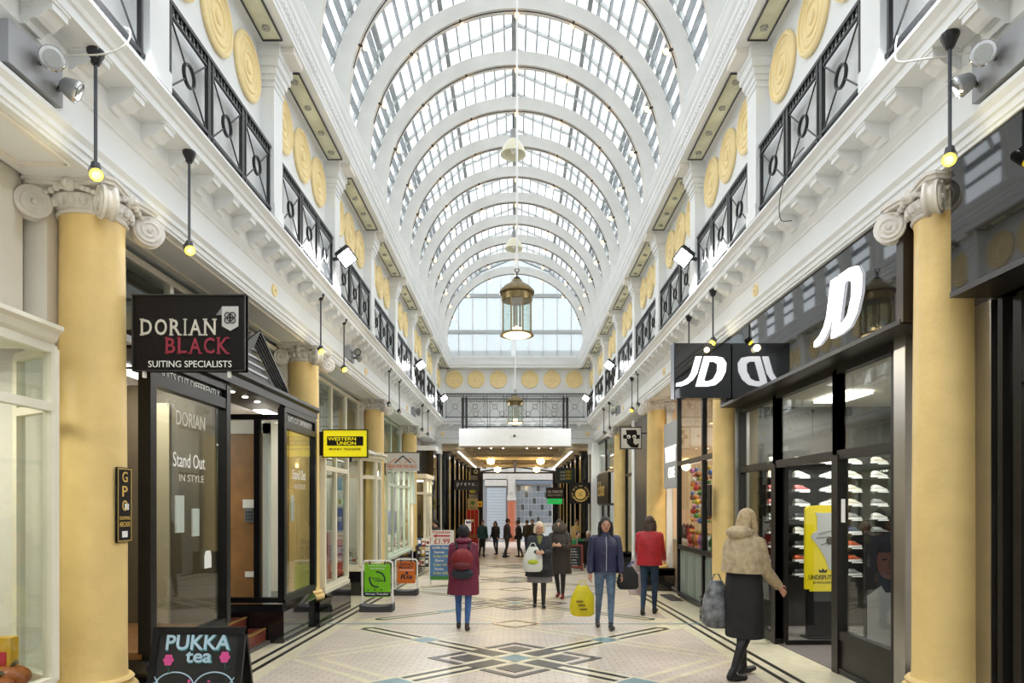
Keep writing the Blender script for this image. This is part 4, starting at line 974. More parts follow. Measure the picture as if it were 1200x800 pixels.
# goods stand in front of the far left shops
t = thing('display_stand', 'low wooden display stand of boxed goods outside the far left shop', 'display stand', (-2.62, 21.3, fz(21.3)))
f0 = fz(21.3)
for i, (h_, d_) in enumerate(((.28, .0), (.58, .12), (.88, .24))): B('shelf', cmat(60, 46, 36), t, -3.05, -2.2, 21.0 + d_, 21.25 + d_, f0 + h_ - .03, f0 + h_)
for x in (-3.04, -2.21): B('end_panel', cmat(60, 46, 36), t, x - .02, x + .02, 20.98, 21.52, f0, f0 + .9)
gc = [(185, 45, 40), (225, 215, 195), (60, 60, 70), (200, 160, 60), (40, 70, 120), (150, 30, 35), (235, 235, 230)]; gw_ = ['red', 'cream', 'charcoal', 'gold', 'blue', 'maroon', 'white']
tier = ['bottom', 'middle', 'top']
for i, (h_, d_) in enumerate(((.28, .0), (.58, .12), (.88, .24))):
    for j in range(6):
        k = (j + i * 2) % 7; x = -2.98 + .13 * j
        o = thing('goods_box', '%s goods box on the %s tier of the display stand' % (gw_[k], tier[i]), 'box', (x, 21.1 + d_, f0 + h_), group='boxes on the display stand')
        hh = .14 + .05 * ((i + j) % 3); MB().box(-.055, .055, -.05, .05, 0, hh).local('carton', cmat(*gc[k]), o); MB().box(-.04, .04, -.053, -.05, hh * .3, hh * .75).local('print', paper if k not in (1, 6) else cmat(120, 40, 40), o)
# ================================================================== RIGHT: nearest dark shop
t = thing('dark_shopfront', 'dark glossy shopfront with black fascia at the right edge', 'shopfront', (3.55, 3, fz(3)))
B('fascia', blackgl, t, 3.18, 3.62, -1.5, 4.98, H(1.54), H(2.474)); B('fascia_trim', darkfr, t, 3.175, 3.62, -1.5, 4.985, H(1.50), H(1.54))
B('steel_pilaster', steel, t, 3.50, 3.72, 5.02, 5.24, fz(5) - .05, H(1.5))
for y in (4.98, 4.86): B('frame_post', darkfr, t, 3.52 + (4.98 - y) * .4, 3.62 + (4.98 - y) * .4, y - .05, y, fz(5) - .02, H(1.5))
glazing(t, (3.60, 2.2), (3.60, 4.84), [fz(4) + .08, H(.9), H(1.48)], [0, .33, .66, 1], darkfr, .08, .08)
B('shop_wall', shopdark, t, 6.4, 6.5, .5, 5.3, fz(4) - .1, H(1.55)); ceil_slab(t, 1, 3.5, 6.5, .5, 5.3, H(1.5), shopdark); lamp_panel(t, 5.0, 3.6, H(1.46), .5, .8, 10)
# ================================================================== RIGHT: sports shoe shop
t = thing('sports_shopfront', 'sports shop front with glossy black fascia and bronze framed glass', 'shopfront', (3.55, 8.2, fz(8.2)))
fa = B('fascia', blackgl, t, 3.20, 3.66, 5.72, 10.62, H(1.53), H(2.474)); B('fascia_end', mat('dark_brown_panel', (.02, .012, .009), .3), t, 3.195, 3.66, 5.62, 5.72, H(1.50), H(2.474)); B('fascia_trim', darkfr, t, 3.19, 3.66, 5.66, 10.62, H(1.49), H(1.53))
def jd(parent, c, hgt, facing, m, mirror=1):
    """slanted J and D built as two plates"""
    k = hgt; sh = .28
    def sl(pts): return [((x + sh * (y - .5) ) * k * mirror, (y - .5) * k) for x, y in pts]
    J = [(-.78, .0), (-.80, .10), (-.60, .16), (-.46, .28), (-.40, .45), (-.40, 1), (-.20, 1), (-.20, .42), (-.28, .22), (-.42, .08), (-.60, .01)]
    D = [(-.12, 0), (-.12, 1), (.26, 1), (.52, .95), (.68, .78), (.74, .5), (.68, .22), (.52, .05), (.26, 0)]
    Di = [(.10, .17), (.26, .17), (.40, .25), (.46, .5), (.40, .75), (.26, .83), (.10, .83)]
    shape(sl(J), c, m, parent, facing, .02, 'letter_j')
    mb = MB(); o_ = sl(D); i_ = sl(Di); n = len(o_)
    # outer and inner outline bridged as quads, three plates
    full = [o_[0], o_[1], i_[-1], i_[0]]
    parts = [[o_[0], o_[1], sl([(.10, 1)])[0], sl([(.10, 0)])[0]], [sl([(.10, .83)])[0], sl([(.10, 1)])[0]] + o_[2:6] + [i_[3], i_[4], i_[5]], [sl([(.10, 0)])[0], sl([(.10, .17)])[0], i_[1], i_[2], i_[3]] + o_[5:9]]
    for p in parts: mb.prism(p, 'xy', 0, .02)
    mb.xf(Matrix.Translation(Vector(c)) @ ROT[facing].to_4x4()); mb.build('letter_d', m, parent)
jd(t, (3.195, 6.72, H(1.95)), .58, 'west', litw)
xs_ = 3.55
ztr = H(.53)
glazing(t, (xs_, 9.22), (xs_, 10.66), [fz(10) + .10, ztr, H(1.46)], [0, 1], darkfr, .10, .10, rail=.10)
glazing(t, (xs_, 6.30), (xs_, 7.48), [H(-1.42), ztr, H(1.46)], [0, 1], darkfr, .10, .10, rail=.10)
glazing(t, (xs_, 7.48), (xs_, 9.22), [ztr, H(1.46)], [0, 1], darkfr, .10, .10, rail=.10)
B('lower_panel', darkfr, t, xs_ - .03, xs_ + .03, 6.32, 7.46, fz(6.3), H(-1.44)); B('bottom_rail', darkfr, t, xs_ - .05, xs_ + .05, 6.3, 7.5, fz(7), fz(7) + .06)
B('lower_panel', darkfr, t, xs_ - .03, xs_ + .03, 9.25, 10.64, fz(10.6), fz(10) + .12)
for y in (7.46, 9.24): B('door_jamb', darkfr, t, xs_ - .06, xs_ + .06, y - .07, y + .07, fz(y) - .01, ztr)
B('door_jamb', darkfr, t, xs_ - .06, xs_ + .06, 6.22, 6.34, fz(6.3) - .02, H(1.46))
d1 = thing('glass_door', 'open dark framed glass door of the sports shop', 'door', (xs_ + .35, 9.12, fz(9.1)))
glazing(d1, (xs_ + .06, 9.10), (xs_ + .72, 9.12), [fz(9.1) + .04, ztr - .06], [0, 1], darkfr, .05, .05)
B('steel_pilaster', steel, t, 3.44, 3.66, 6.02, 6.20, fz(6) - .05, H(1.5)); B('steel_pilaster', steel, t, 3.44, 3.66, 10.66, 10.80, fz(11) - .05, H(1.5))
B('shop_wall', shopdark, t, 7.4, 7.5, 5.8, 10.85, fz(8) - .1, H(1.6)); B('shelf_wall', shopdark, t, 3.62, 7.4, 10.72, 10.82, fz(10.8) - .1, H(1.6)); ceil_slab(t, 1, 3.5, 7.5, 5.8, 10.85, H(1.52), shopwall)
inlay('shop_carpet', carpet, [(xs_ - .02, 5.8), (7.4, 5.8), (7.4, 10.8), (xs_ - .02, 10.8)], .008)
lamp_panel(t, 4.6, 9.6, H(1.48), .4, .9, 60, (1, .97, .92)); lamp_panel(t, 5.8, 8.4, H(1.48), .8, .8, 60, (1, .97, .92))
B('sales_sticker', paper, t, xs_ - .062, xs_ - .055, 7.22, 7.30, H(-.2), H(.05))
# shoe shelves facing the hall mouth
sh_t = thing('shoe_shelving', 'black wall shelving for trainers at the back of the sports shop', 'shelving', (5.2, 10.6, fz(10.6)))
rows = [.62 - .215 * i for i in range(9)]
colx = [4.02, 4.42, 4.82, 5.22, 5.62, 6.02, 6.42]
for z in rows:
    B('shelf', blackp, sh_t, 3.80, 6.75, 10.42, 10.72, H(z) - .02, H(z)); 
    for x in colx: B('price_strip', paper, sh_t, x - .08, x + .08, 10.412, 10.42, H(z) - .018, H(z) - .004)
def shoe_mesh():
    up = MB()
    secs = [(-.145, .032, .085, .03), (-.12, .040, .10, .02), (-.06, .040, .105, .02), (-.01, .042, .09, .02), (.05, .047, .065, .02), (.10, .046, .05, .02), (.135, .03, .038, .022)]
    n = 12; vs = []
    for x, w, top, bot in secs:
        for k in range(n):
            a = 2 * PI * k / n; vs.append((x, w * math.cos(a), bot + (top - bot) * (.5 + .5 * math.sin(a))))
    fs = [(i * n + k, i * n + (k + 1) % n, (i + 1) * n + (k + 1) % n, (i + 1) * n + k) for i in range(len(secs) - 1) for k in range(n)] + [tuple(range(n)), tuple(range((len(secs) - 1) * n, len(secs) * n))]
    up.add(vs, fs)
    so_ = MB(); ol = [(-.15, -.03), (-.15, .03), (-.10, .043), (0, .040), (.07, .052), (.12, .046), (.15, .02), (.15, -.02), (.12, -.046), (.07, -.052), (0, -.040), (-.10, -.043)]
    so_.prism(ol, 'xy', 0, .03); lc = MB()
    for i in range(5): lc.bar((.0 + .016 * i, -.025, .092 - .011 * i), (.0 + .016 * i, .025, .092 - .011 * i), .008, .008)
    return up.mesh('upper', True), so_.mesh('sole'), lc.mesh('laces')
um, sm_, lm = shoe_mesh()
pal = [[(225, 222, 215), 'white'], [(228, 220, 200), 'cream'], [(214, 120, 120), 'pink'], [(150, 150, 152), 'grey'], [(60, 62, 66), 'black'], [(200, 90, 50), 'orange'], [(50, 70, 110), 'navy'], [(70, 110, 80), 'green']]
plan = ['01001100', '00010010', '22010100', '23013013', '34430613', '40363745', '44554463', '45554445', '04534456']
rn = ['top', 'second', 'third', 'fourth', 'fifth', 'sixth', 'seventh', 'eighth', 'lowest']; cn = ['first', 'second', 'third', 'fourth', 'fifth', 'sixth', 'last']
for i, z in enumerate(rows):
    for j, x in enumerate(colx):
        c, nm = pal[int(plan[i][j])]
        o = thing('trainer', '%s trainer on the %s shelf, %s place from the doorway' % (nm, rn[i], cn[j]), 'shoe', (x, 10.53, H(z)), rz=.35 + (PI if j % 3 == 2 else 0), group='trainers on the shoe shelves')
        for nm2, me_, mm in (('upper', um, cmat(*c)), ('sole', sm_, paper), ('laces', lm, paper if nm != 'white' else cmat(120, 120, 120))):
            me2 = bpy.data.meshes.get('%s_%s' % (nm2, nm)) or me_.copy(); me2.name = '%s_%s' % (nm2, nm)
            link(nm2, me2, mm, o)
# yellow totem
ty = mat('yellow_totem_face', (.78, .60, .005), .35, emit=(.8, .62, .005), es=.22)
t = thing('display_totem', 'yellow and black totem with a white shoe print in the shop doorway', 'display totem', (4.32, 9.62, fz(9.6)))
f0 = fz(9.6); x0, x1 = 4.08, 4.56; zt_ = H(-.02); zy = H(-1.2)
MB().prism([(x0, zy), (x1, zy), (x1, zt_ - .05), ((x0 + x1) / 2 + .18, zt_ - .012), ((x0 + x1) / 2, zt_), ((x0 + x1) / 2 - .18, zt_ - .012), (x0, zt_ - .05)], 'xz', 9.58, 9.64).build('face_panel', ty, t)
B('stem', blackp, t, x0 + .03, x1 - .03, 9.60, 9.66, f0, zy + .02); B('foot', blackp, t, x0, x1, 9.5, 9.76, f0, f0 + .03)
bt = B('lower_curve', ty, t, x0 + .06, x1 - .06, 9.582, 9.638, zy - .03, zy + .01)
sho = [(-.19, .10), (-.17, .16), (-.10, .20), (-.10, .40), (-.13, .46), (-.04, .45), (.15, .46), (.19, .44), (.20, -.34), (.14, -.36), (.06, -.34), (.02, -.20), (-.06, -.06), (-.13, .04)]
shape(sho, (4.34, 9.578, H(-.58)), cmat(205, 205, 205), t, name='shoe_print'); shape([(.12, -.34), (.20, -.34), (.20, .44), (.12, .45)], (4.34, 9.574, H(-.58)), cmat(235, 235, 235), t, name='sole_print'); shape(disc(.055), (4.42, 9.572, H(-.52)), cmat(70, 60, 45), t, name='badge_print')
for q in ((-.08, .16, .10, .20), (-.12, .10, .08, .12), (-.05, .0, .1, .06)): 
    MB().bar((4.34 + q[0], 9.571, H(-.58) + q[1]), (4.34 + q[2], 9.571, H(-.58) + q[3]), .012, .004, up=(0, 1, 0)).build('stitch_print', cmat(130, 130, 132), t)
text('UNDISPUTED', (4.32, 9.578, H(-1.03)), .40, .065, signblk, t, bold=.012); text('JD EXCLUSIVE', (4.32, 9.578, H(-1.11)), .28, .04, signblk, t); shape([(-.05, 0), (.05, 0), (.06, .05), (.025, .025), (0, .06), (-.025, .025), (-.06, .05)], (4.32, 9.578, H(-.965)), signblk, t, name='crown_print')
# portrait poster behind the shop glass
t = thing('portrait_poster', 'dark poster of a short haired face in the sports shop window', 'poster', (4.35, 7.85, fz(7.8)))
B('board', cmat(28, 24, 26), t, 4.02, 4.62, 7.84, 7.88, fz(7.8), H(-.32)); skin_p = cmat(120, 74, 58)
shape([(.15 * math.cos(a) , .21 * math.sin(a)) for a in [2 * PI * k / 24 for k in range(24)]], (4.30, 7.838, H(-.66)), skin_p, t, name='face_print'); shape([(.155 * math.cos(a), .10 + .13 * math.sin(a)) for a in [PI * k / 16 for k in range(17)]], (4.30, 7.834, H(-.66)), cmat(22, 18, 18), t, name='hair_print')
for dx in (-.06, .06): shape([(dx + .03 * math.cos(a), .012 * math.sin(a)) for a in [2 * PI * k / 12 for k in range(12)]], (4.30, 7.834, H(-.64)), cmat(30, 20, 20), t, name='eye_print')
shape([(-.025, -.05), (.025, -.05), (.01, .05), (-.01, .05)], (4.30, 7.834, H(-.70)), cmat(96, 56, 44), t, name='nose_print'); shape([(-.05, 0), (.05, 0), (.03, -.02), (-.03, -.02)], (4.30, 7.834, H(-.79)), cmat(84, 40, 38), t, name='mouth_print')
shape([(-.26, -.62), (.26, -.62), (.26, .10), (.10, .22), (.05, .14), (-.05, .14), (-.10, .22), (-.26, .10)], (4.30, 7.832, H(-1.16)), cmat(190, 186, 184), t, name='shirt_print')
text('ALWAYS', (4.22, 7.2, H(-.10)), .26, .06, signw, t, 'front', .003); text('READY', (4.22, 7.2, H(-.18)), .24, .06, signw, t, 'front', .003)
# projecting square sign
t = thing('box_sign', 'black square projecting sign with lit white slanted initials', 'sign', (2.80, 10.1, H(1.56)))
B('box', blackgl, t, 2.36, 3.19, 10.08, 10.26, H(1.56), H(2.37)); B('blue_lit_side', cmat(60, 70, 90, .3), t, 2.345, 2.36, 10.07, 10.27, H(1.55), H(2.38)); jd(t, (2.78, 10.077, H(1.95)), .44, 'front', litw)  # thin side sheet coloured blue to stand in for light on that face
B('fixing', gunm, t, 3.15, 3.2, 10.14, 10.2, H(1.7), H(2.2))
# ================================================================== RIGHT: gift and yogurt shop
t = thing('gift_shopfront', 'black framed gift shopfront with grey green cupboards', 'shopfront', (3.55, 13.6, fz(13.6)))
glazing(t, (3.55, 11.5), (3.55, 14.75), [fz(14) + .08, H(-.92), H(.86), H(2.45)], [0, .40, 1], blackp, .09, .09, skip=((0, 0), (1, 0)))
cup = mat('grey_green_cupboard', (.22, .27, .24), .5, var=.1)
for y in (11.55, 12.30, 12.86, 13.5, 14.13): 
    c_ = B('cupboard_door', cup, t, 3.56, 3.62, y, y + .60, fz(14) + .1, H(-.95)); B('cupboard_panel', cup, c_, 3.55, 3.565, y + .08, y + .52, fz(14) + .2, H(-1.05))
B('counter', cup, t, 3.56, 4.2, 11.5, 14.75, H(-.95), H(-.90)); B('shop_wall', cmat(226, 196, 160), t, 6.0, 6.1, 11.2, 16.4, fz(14), H(2.5)); lamp_panel(t, 4.6, 13.4, H(2.2), .6, 1.2, 70, (1, .85, .65)); B('shop_floor', carpet, t, 3.7, 6.0, 11.2, 16.3, fz(14), fz(14) + .06)
B('mat_grating', gunm, t, 3.22, 3.5, 12.6, 15.2, fz(14.5), fz(14.5) + .012)
B('end_wall', cmat(226, 200, 168), t, 3.76, 6.0, 16.25, 16.3, fz(16), H(2.5))
sgn = thing('fascia_sign', 'white fascia board with glowing yogurt cafe letters behind third right column', 'sign', (3.55, 15.5, H(.35)))
B('board', cmat(176, 180, 184), sgn, 3.52, 3.58, 14.85, 16.15, H(.35), H(1.85)); litsoft = mat('soft_lit_letter', (.95, .95, .95), .4, emit=(1, .97, .9), es=.7)
text('YOGURT', (3.516, 15.42, H(1.12)), 1.05, .36, litsoft, sgn, 'west', .02, bold=.01); text('CAFE', (3.516, 15.30, H(.70)), .60, .24, litsoft, sgn, 'west', .02)
ot = thing('counter_kiosk', 'beige counter with dark goods at yogurt cafe entrance', 'counter', (4.1, 15.6, fz(15.6))); B('body', cmat(196, 172, 146), ot, 3.80, 4.4, 14.95, 16.2, fz(16), H(-.85)); B('worktop', cmat(230, 220, 205), ot, 3.77, 4.42, 14.92, 16.22, H(-.85), H(-.80))
for y, c, nm, r in ((15.3, (160, 24, 28), 'red', .09), (15.62, (26, 24, 26), 'black', .12), (15.95, (60, 40, 36), 'brown', .08)):
    o = thing('counter_jar', '%s lidded jar standing on the yogurt cafe counter' % nm, 'jar', (3.95, y, H(-.80)), group='jars on the cafe counter'); MB().lathe([(r * .8, 0), (r, .03), (r, .2), (r * .7, .26)], 16).local('jar_body', cmat(*c, .25), o, True); MB().lathe([(r * .72, .26), (r * .75, .27), (r * .72, .30), (.02, .31), (.02, .34), (.005, .345)], 16).local('lid', cmat(40, 40, 40), o, True)
# hanging garlands and sill goods in the gift window
gcols = [(200, 60, 60), (230, 200, 60), (90, 160, 90), (220, 220, 225), (90, 120, 190), (200, 120, 180), (230, 140, 60), (150, 90, 60)]; gword = ['red', 'yellow', 'green', 'white', 'blue', 'pink', 'orange', 'brown']
for g in range(6):
    y = 12.95 + .31 * g; o = thing('bead_garland', '%s led bead garland hanging in the gift window' % gword[g], 'garland', (3.78, y, H(.80)), group='garlands in the gift window')
    MB().tube([(0, 0, 0), (0, 0, -1.25 + .1 * (g % 3))], .006, 5).local('cord', paper, o)
    for k in range(12):
        r = .03 + .016 * ((k + g) % 3); MB().ball((.02 * math.sin(k), .03 * math.cos(k * 2), -.10 - .095 * k), r, 8).local('bead', cmat(*gcols[(k * 3 + g) % 8]), o, True)
for g in range(9):
    y = 12.3 + .27 * g; k = g % 8; z_ = H(-.90)
    o = thing('gift_ornament', '%s ornament on the gift shop counter%s' % (gword[k], ', nearest the white board' if g == 8 else ''), 'ornament', (3.72, y, z_), group='ornaments on the gift counter')
    MB().lathe([(.05, 0), (.055, .02), (.03, .05), (.07, .12), (.08, .18), (.05, .24), (.03, .27), (.04, .30)], 14).local('vase_body', cmat(*gcols[k], .3), o, True); MB().ball((0, 0, .33), .04, 8).local('knob', gold, o, True)
B('blade_plaque', signblk, WALL[1], 3.10, 3.13, 10.85, 11.0, H(-.2), H(.3))
# ================================================================== RIGHT: letter t shop and far script shop
t = thing('dark_doorway_shopfront', 'dark panelled shopfront with white post between the two far right columns', 'shopfront', (3.6, 19, fz(19)))
B('dark_panel', mat('charcoal_panel', (.022, .018, .017), .45), t, 3.45, 3.6, 16.9, 19.6, fz(19.6) - .05, H(2.3)); B('white_post', white, t, 3.42, 3.6, 19.6, 20.0, fz(20) - .05, H(2.4)); glazing(t, (3.55, 20.0), (3.55, 21.7), [fz(21), H(.9), H(2.3)], [0, 1], darkfr, .08, .08); B('shop_wall', shopwall, t, 5.5, 5.6, 20, 21.8, fz(21), H(2.4)); lamp_panel(t, 4.4, 20.8, H(2.2), .4, .6, 14)
for z in (.0, 1.0): B('bracket_stub', steel, t, 3.36, 3.46, 17.3, 17.34, H(z), H(z) + .04)
t, f, w, h = proj_sign('box_sign', 'small white square sign with black letter t wearing eyes', 727, 752, 500, 526, 17.25, cmat(226, 226, 222), .08, edge=gunm, ew=.02)
shape([(-.13, .20), (.13, .20), (.15, .12), (.15, .08), (.22, .08), (.22, -.02), (.06, -.02), (.06, -.12), (.10, -.17), (.20, -.14), (.17, -.25), (.0, -.24), (-.10, -.14), (-.11, -.02), (-.20, -.02), (-.20, .08), (-.11, .08)], f(.5, .5), signblk, t, depth=.006, name='letter_t')
for dx in (-.06, .08): shape(disc(.05, 16), f(.5, .5) + Vector((dx, -.007, .03)), paper, t, depth=.003, name='eye'); shape(disc(.02, 12), f(.5, .5) + Vector((dx - .01, -.011, .015)), signblk, t, depth=.003, name='pupil')
B('bracket', gunm, t, f(1, 0).x, 3.47, 17.28, 17.31, f(0, .3).z, f(0, .25).z)
t = thing('script_shopfront', 'shopfront with black board of gold script beyond the last right column', 'shopfront', (3.3, 25.6, fz(25.6)))
B('sign_board', signblk, t, 3.22, 3.32, 23.6, 27.0, H(.0), H(1.1)); text('Echoes', (3.216, 25.5, H(.55)), 1.9, .55, gold, t, 'west', .01, shear=.3); glazing(t, (3.30, 22.5), (3.30, 26.9), [H(1.12), H(2.35)], [0, .5, 1], darkfr, .08, .08); glazing(t, (3.30, 22.5), (3.30, 26.9), [fz(26.9), H(-.02)], [0, .35, .7, 1], darkfr, .08, .08)
B('shop_wall', cmat(170, 180, 165), t, 4.6, 4.7, 22.4, 27.3, fz(27), H(2.5)); lamp_panel(t, 3.9, 24.6, H(2.1), .5, 1.0, 30); B('white_pilaster', white, t, 3.0, 3.35, 26.78, 26.98, fz(27), H(2.4))
B('upper_wall', white, WALL[1], 3.9, 4.0, 16.5, 22.3, H(2.3), H(2.56))

# ================================================================== PASSAGE beyond the end wall
py0, py1 = 27.8, 43.0; PX = 2.75; PZ = 2.32
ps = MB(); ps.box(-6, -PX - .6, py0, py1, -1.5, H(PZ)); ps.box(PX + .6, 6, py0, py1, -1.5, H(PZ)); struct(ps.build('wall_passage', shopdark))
pcl = mat('passage_ceiling_cream', (.55, .46, .30), .6, var=.1)
pc = struct(MB().box(-6, 6, py0, py1, H(PZ), H(PZ) + .2).build('ceiling_passage', pcl))
for y in (29.4, 31.6, 33.8, 36, 38.2, 40.4): B('ceiling_beam', pcl, pc, -3.3, 3.3, y - .14, y + .14, H(PZ) - .16, H(PZ))
for x in (-1.9, 1.9): B('ceiling_beam', pcl, pc, x - .12, x + .12, py0, py1, H(PZ) - .12, H(PZ))
B('ceiling_spine', iron, pc, -.06, .06, 34, py1, H(PZ) - .2, H(PZ))
for i, y in enumerate((28.6, 30.5, 32.7, 34.9, 37.1, 39.3)):
    for x in (-1.5, -1.0, -.5, .5, 1.0, 1.5): MB().lathe([(.004, -.01), (.028, -.01), (.034, 0), (.004, 0)], 10, (x, y, H(PZ) - .001)).build('ceiling_spot', ledlit, pc)
for s in (-1, 1):
    tr = tag(MB().box(*sorted((s * 2.28, s * 2.36)), 28.0, 42, H(PZ) - .20, H(PZ) - .165).build('track_light', litw), 'line of white tube light along %s passage ceiling' % side_name[s], 'strip light')
for x, y, z, nm in ((-1.17, 33.0, 2.10, 'nearer left'), (1.24, 33.0, 2.10, 'nearer right'), (-.98, 38.5, 1.98, 'farther left'), (1.22, 38.5, 1.98, 'farther right')):
    o = thing('globe_pendant', 'warm glowing ceiling globe in the passage, %s one' % nm, 'ceiling lamp', (x, y, H(z)), group='glowing globes in the passage')
    MB().lathe([(.02, -.2), (.15, -.16), (.2, -.05), (.17, .05), (.06, .09)], 18).local('globe', passlit, o, True); MB().tube([(0, 0, .08), (0, 0, PZ - z)], .02, 8).local('stem', brass, o); MB().ring((0, 0, -.05), .215, .195, .03, 'z', 20).local('rim', brass, o, True)
    ld = bpy.data.lights.new('globe_glow', 'POINT'); ld.energy = 45; ld.color = (1, .75, .4); ld.shadow_soft_size = .2
    lo = bpy.data.objects.new('globe_glow', ld); COL.objects.link(lo); lo.parent = o; lo.location = (0, 0, -.3)
pn = ['first', 'second', 'third', 'fourth', 'fifth', 'sixth']
for s in (-1, 1):
    for i in range(6):
        y = 28.3 + 2.4 * i
        t = thing('passage_pier', '%s black and gilt pier down the %s side of the passage' % (pn[i], side_name[s]), 'pier', (s * 2.9, y, fz(y)), group='black piers of the passage')
        B('shaft', granite, t, *sorted((s * 2.70, s * 3.3)), y - .32, y + .32, fz(y) - .05, H(PZ) - .2); B('capital', blackp, t, *sorted((s * 2.62, s * 3.3)), y - .38, y + .38, H(PZ) - .2, H(PZ) - .17); B('gilt_strip', gold, t, *sorted((s * 2.69, s * 2.70)), y + .22, y + .28, fz(y) + .4, H(1.9)); B('gilt_strip', gold, t, *sorted((s * 2.69, s * 2.70)), y - .28, y - .22, fz(y) + .4, H(1.9))
        if i < 5:
            t = thing('passage_shopfront', '%s dim shop window of the passage on its %s side' % (pn[i], side_name[s]), 'shopfront', (s * 3.1, y + 1.2, fz(y + 1.2)), group='passage shop windows')
            glazing(t, (s * 2.98, y + .34), (s * 2.98, y + 2.06), [fz(y + 2) + .35, H(1.1), H(1.9)], [0, .5, 1], blackp, .07, .07); B('riser', blackp, t, *sorted((s * 2.95, s * 3.2)), y + .32, y + 2.08, fz(y + 2) - .05, fz(y + 2) + .33); B('backing', mat('warm_shop_back_%d_%d' % (s + 1, i), [(.45, .32, .16), (.30, .12, .07), (.35, .33, .22), (.16, .10, .07), (.40, .25, .10)][i], .6), t, *sorted((s * 3.30, s * 3.33)), y + .32, y + 2.08, fz(y), H(2.1)); lamp_panel(t, s * 3.14, y + 1.2, H(1.95), .1, .8, 5, (1, .8, .5))
def wsign(name, label, px0, px1, py_0, py_1, y, m, th=.06): return proj_sign(name, label, px0, px1, py_0, py_1, y, m, th)
t, f, w, h = wsign('hanging_sign', 'brown black shop sign with spaced pale lowercase letters in the passage', 532, 561, 562, 574, 28.9, mat('brown_black_sign', (.022, .014, .012), .4)); text('p r e v u .', f(.52, .5), w * .8, h * .42, signw, t)
t, f, w, h = wsign('hanging_sign', 'small dark square sign with grey ring in the passage', 552, 563, 548, 557, 33.5, signblk); shape(arcband(.10, .07, 0, 2 * PI - .01, 20), f(.5, .5), cmat(130, 140, 130), t)
t, f, w, h = wsign('hanging_sign', 'cream square sign with green leaf in the passage', 548, 560, 584, 597, 33.0, cmat(214, 196, 140)); shape([(-.02, -.10), (.02, -.10), (.02, -.03), (.14, -.05), (.06, .02), (.12, .10), (.03, .07), (0, .14), (-.03, .07), (-.12, .10), (-.06, .02), (-.14, -.05), (-.02, -.03)], f(.5, .42), cmat(70, 130, 40), t, name='leaf'); text('FRESH', f(.5, .85), w * .6, h * .12, cmat(90, 80, 40), t)
t, f, w, h = wsign('hanging_sign', 'small yellow and purple sign below the spaced letter sign', 549, 559, 572, 579, 34.5, cmat(60, 30, 70)); text('ECO', f(.5, .5), w * .7, h * .5, cmat(200, 210, 40), t, bold=.03)
t, f, w, h = wsign('hanging_sign', 'tiny amber sign beside the green leaf sign', 560, 565, 587, 594, 34.0, cmat(215, 160, 30)); shape(disc(.04), f(.45, .5), signblk, t)
t = thing('red_kiosk', 'bright red panelled kiosk front with pale badge down the passage', 'kiosk', (-2.1, 36.4, fz(36.4))); f0 = fz(36.4)
a = at(547, 623, 36.4); b = at(560.5, 597, 36.4)
B('body', red, t, a.x, b.x, 36.4, 37.0, f0, b.z)
for i in range(4): x = a.x + (b.x - a.x) * i / 3; B('gilt_rib', gold, t, x - .012, x + .012, 36.38, 36.4, f0 + .9, b.z)
shape(disc(.08), ((a.x + b.x) / 2, 36.37, H(-.9)), cmat(230, 220, 190), t, name='badge'); B('counter', wood, t, a.x - .05, b.x + .05, 36.3, 36.45, f0 + .75, f0 + .9)
t, f, w, h = wsign('hanging_sign', 'dark green sign with slanted white and yellow word rows', 651, 674, 548, 566, 30.5, mat('dark_green_sign', (.012, .03, .026), .4))
for i in range(3): text('OUR', f(.36, .28 + .22 * i), w * .26, h * .15, cmat(190, 200, 195), t, shear=.3, bold=.02); text('DELI', f(.66, .24 + .22 * i), w * .30, h * .15, cmat(210, 190, 30), t, shear=.3, bold=.02)
t, f, w, h = wsign('hanging_sign', 'black square coffee sign with round gold cookie face', 667.5, 693, 565, 590, 27.0, signblk, .05)
shape(disc(h * .25, 28), f(.5, .55), gold, t, name='gold_disc'); shape(arcband(h * .36, h * .31, math.radians(200), math.radians(340)), f(.5, .55), gold, t, name='cup_arc')
for u, v in ((.43, .50), (.56, .47), (.45, .62), (.55, .60), (.5, .54)): shape(disc(.022, 10), f(u, v) + Vector((0, -.005, 0)), signblk, t, depth=.003, name='chip')
for i, ch in enumerate('the art of coffee'):
    if ch == ' ': continue
    a = math.radians(205 - i * 13.8); r = h * .38; c = f(.5, .55) + Vector((r * math.cos(a), 0, r * math.sin(a))); text(ch, c, .05, .07, gold, t, rot=Matrix.Rotation(-(a - PI / 2), 3, 'Y') @ ROT['front'], name='letter')
t, f, w, h = wsign('hanging_sign', 'dark red brown sign with two rows of pale capitals', 640, 661, 571, 584, 32.0, mat('maroon_sign', (.03, .01, .008), .4)); text('ULTIMATE', f(.5, .38), w * .82, h * .26, signw, t, bold=.03); text('BREWERY', f(.5, .70), w * .82, h * .2, signoff, t, bold=.03)
t, f, w, h = wsign('hanging_sign', 'small lit green pill shaped sign below the dark red one', 641.5, 659, 584, 590.5, 32.2, mat('green_sign', (.01, .30, .06), .4, emit=(.01, .4, .08), es=.8)); text('GREEN LEAF', f(.5, .5), w * .8, h * .34, cmat(220, 240, 120), t)
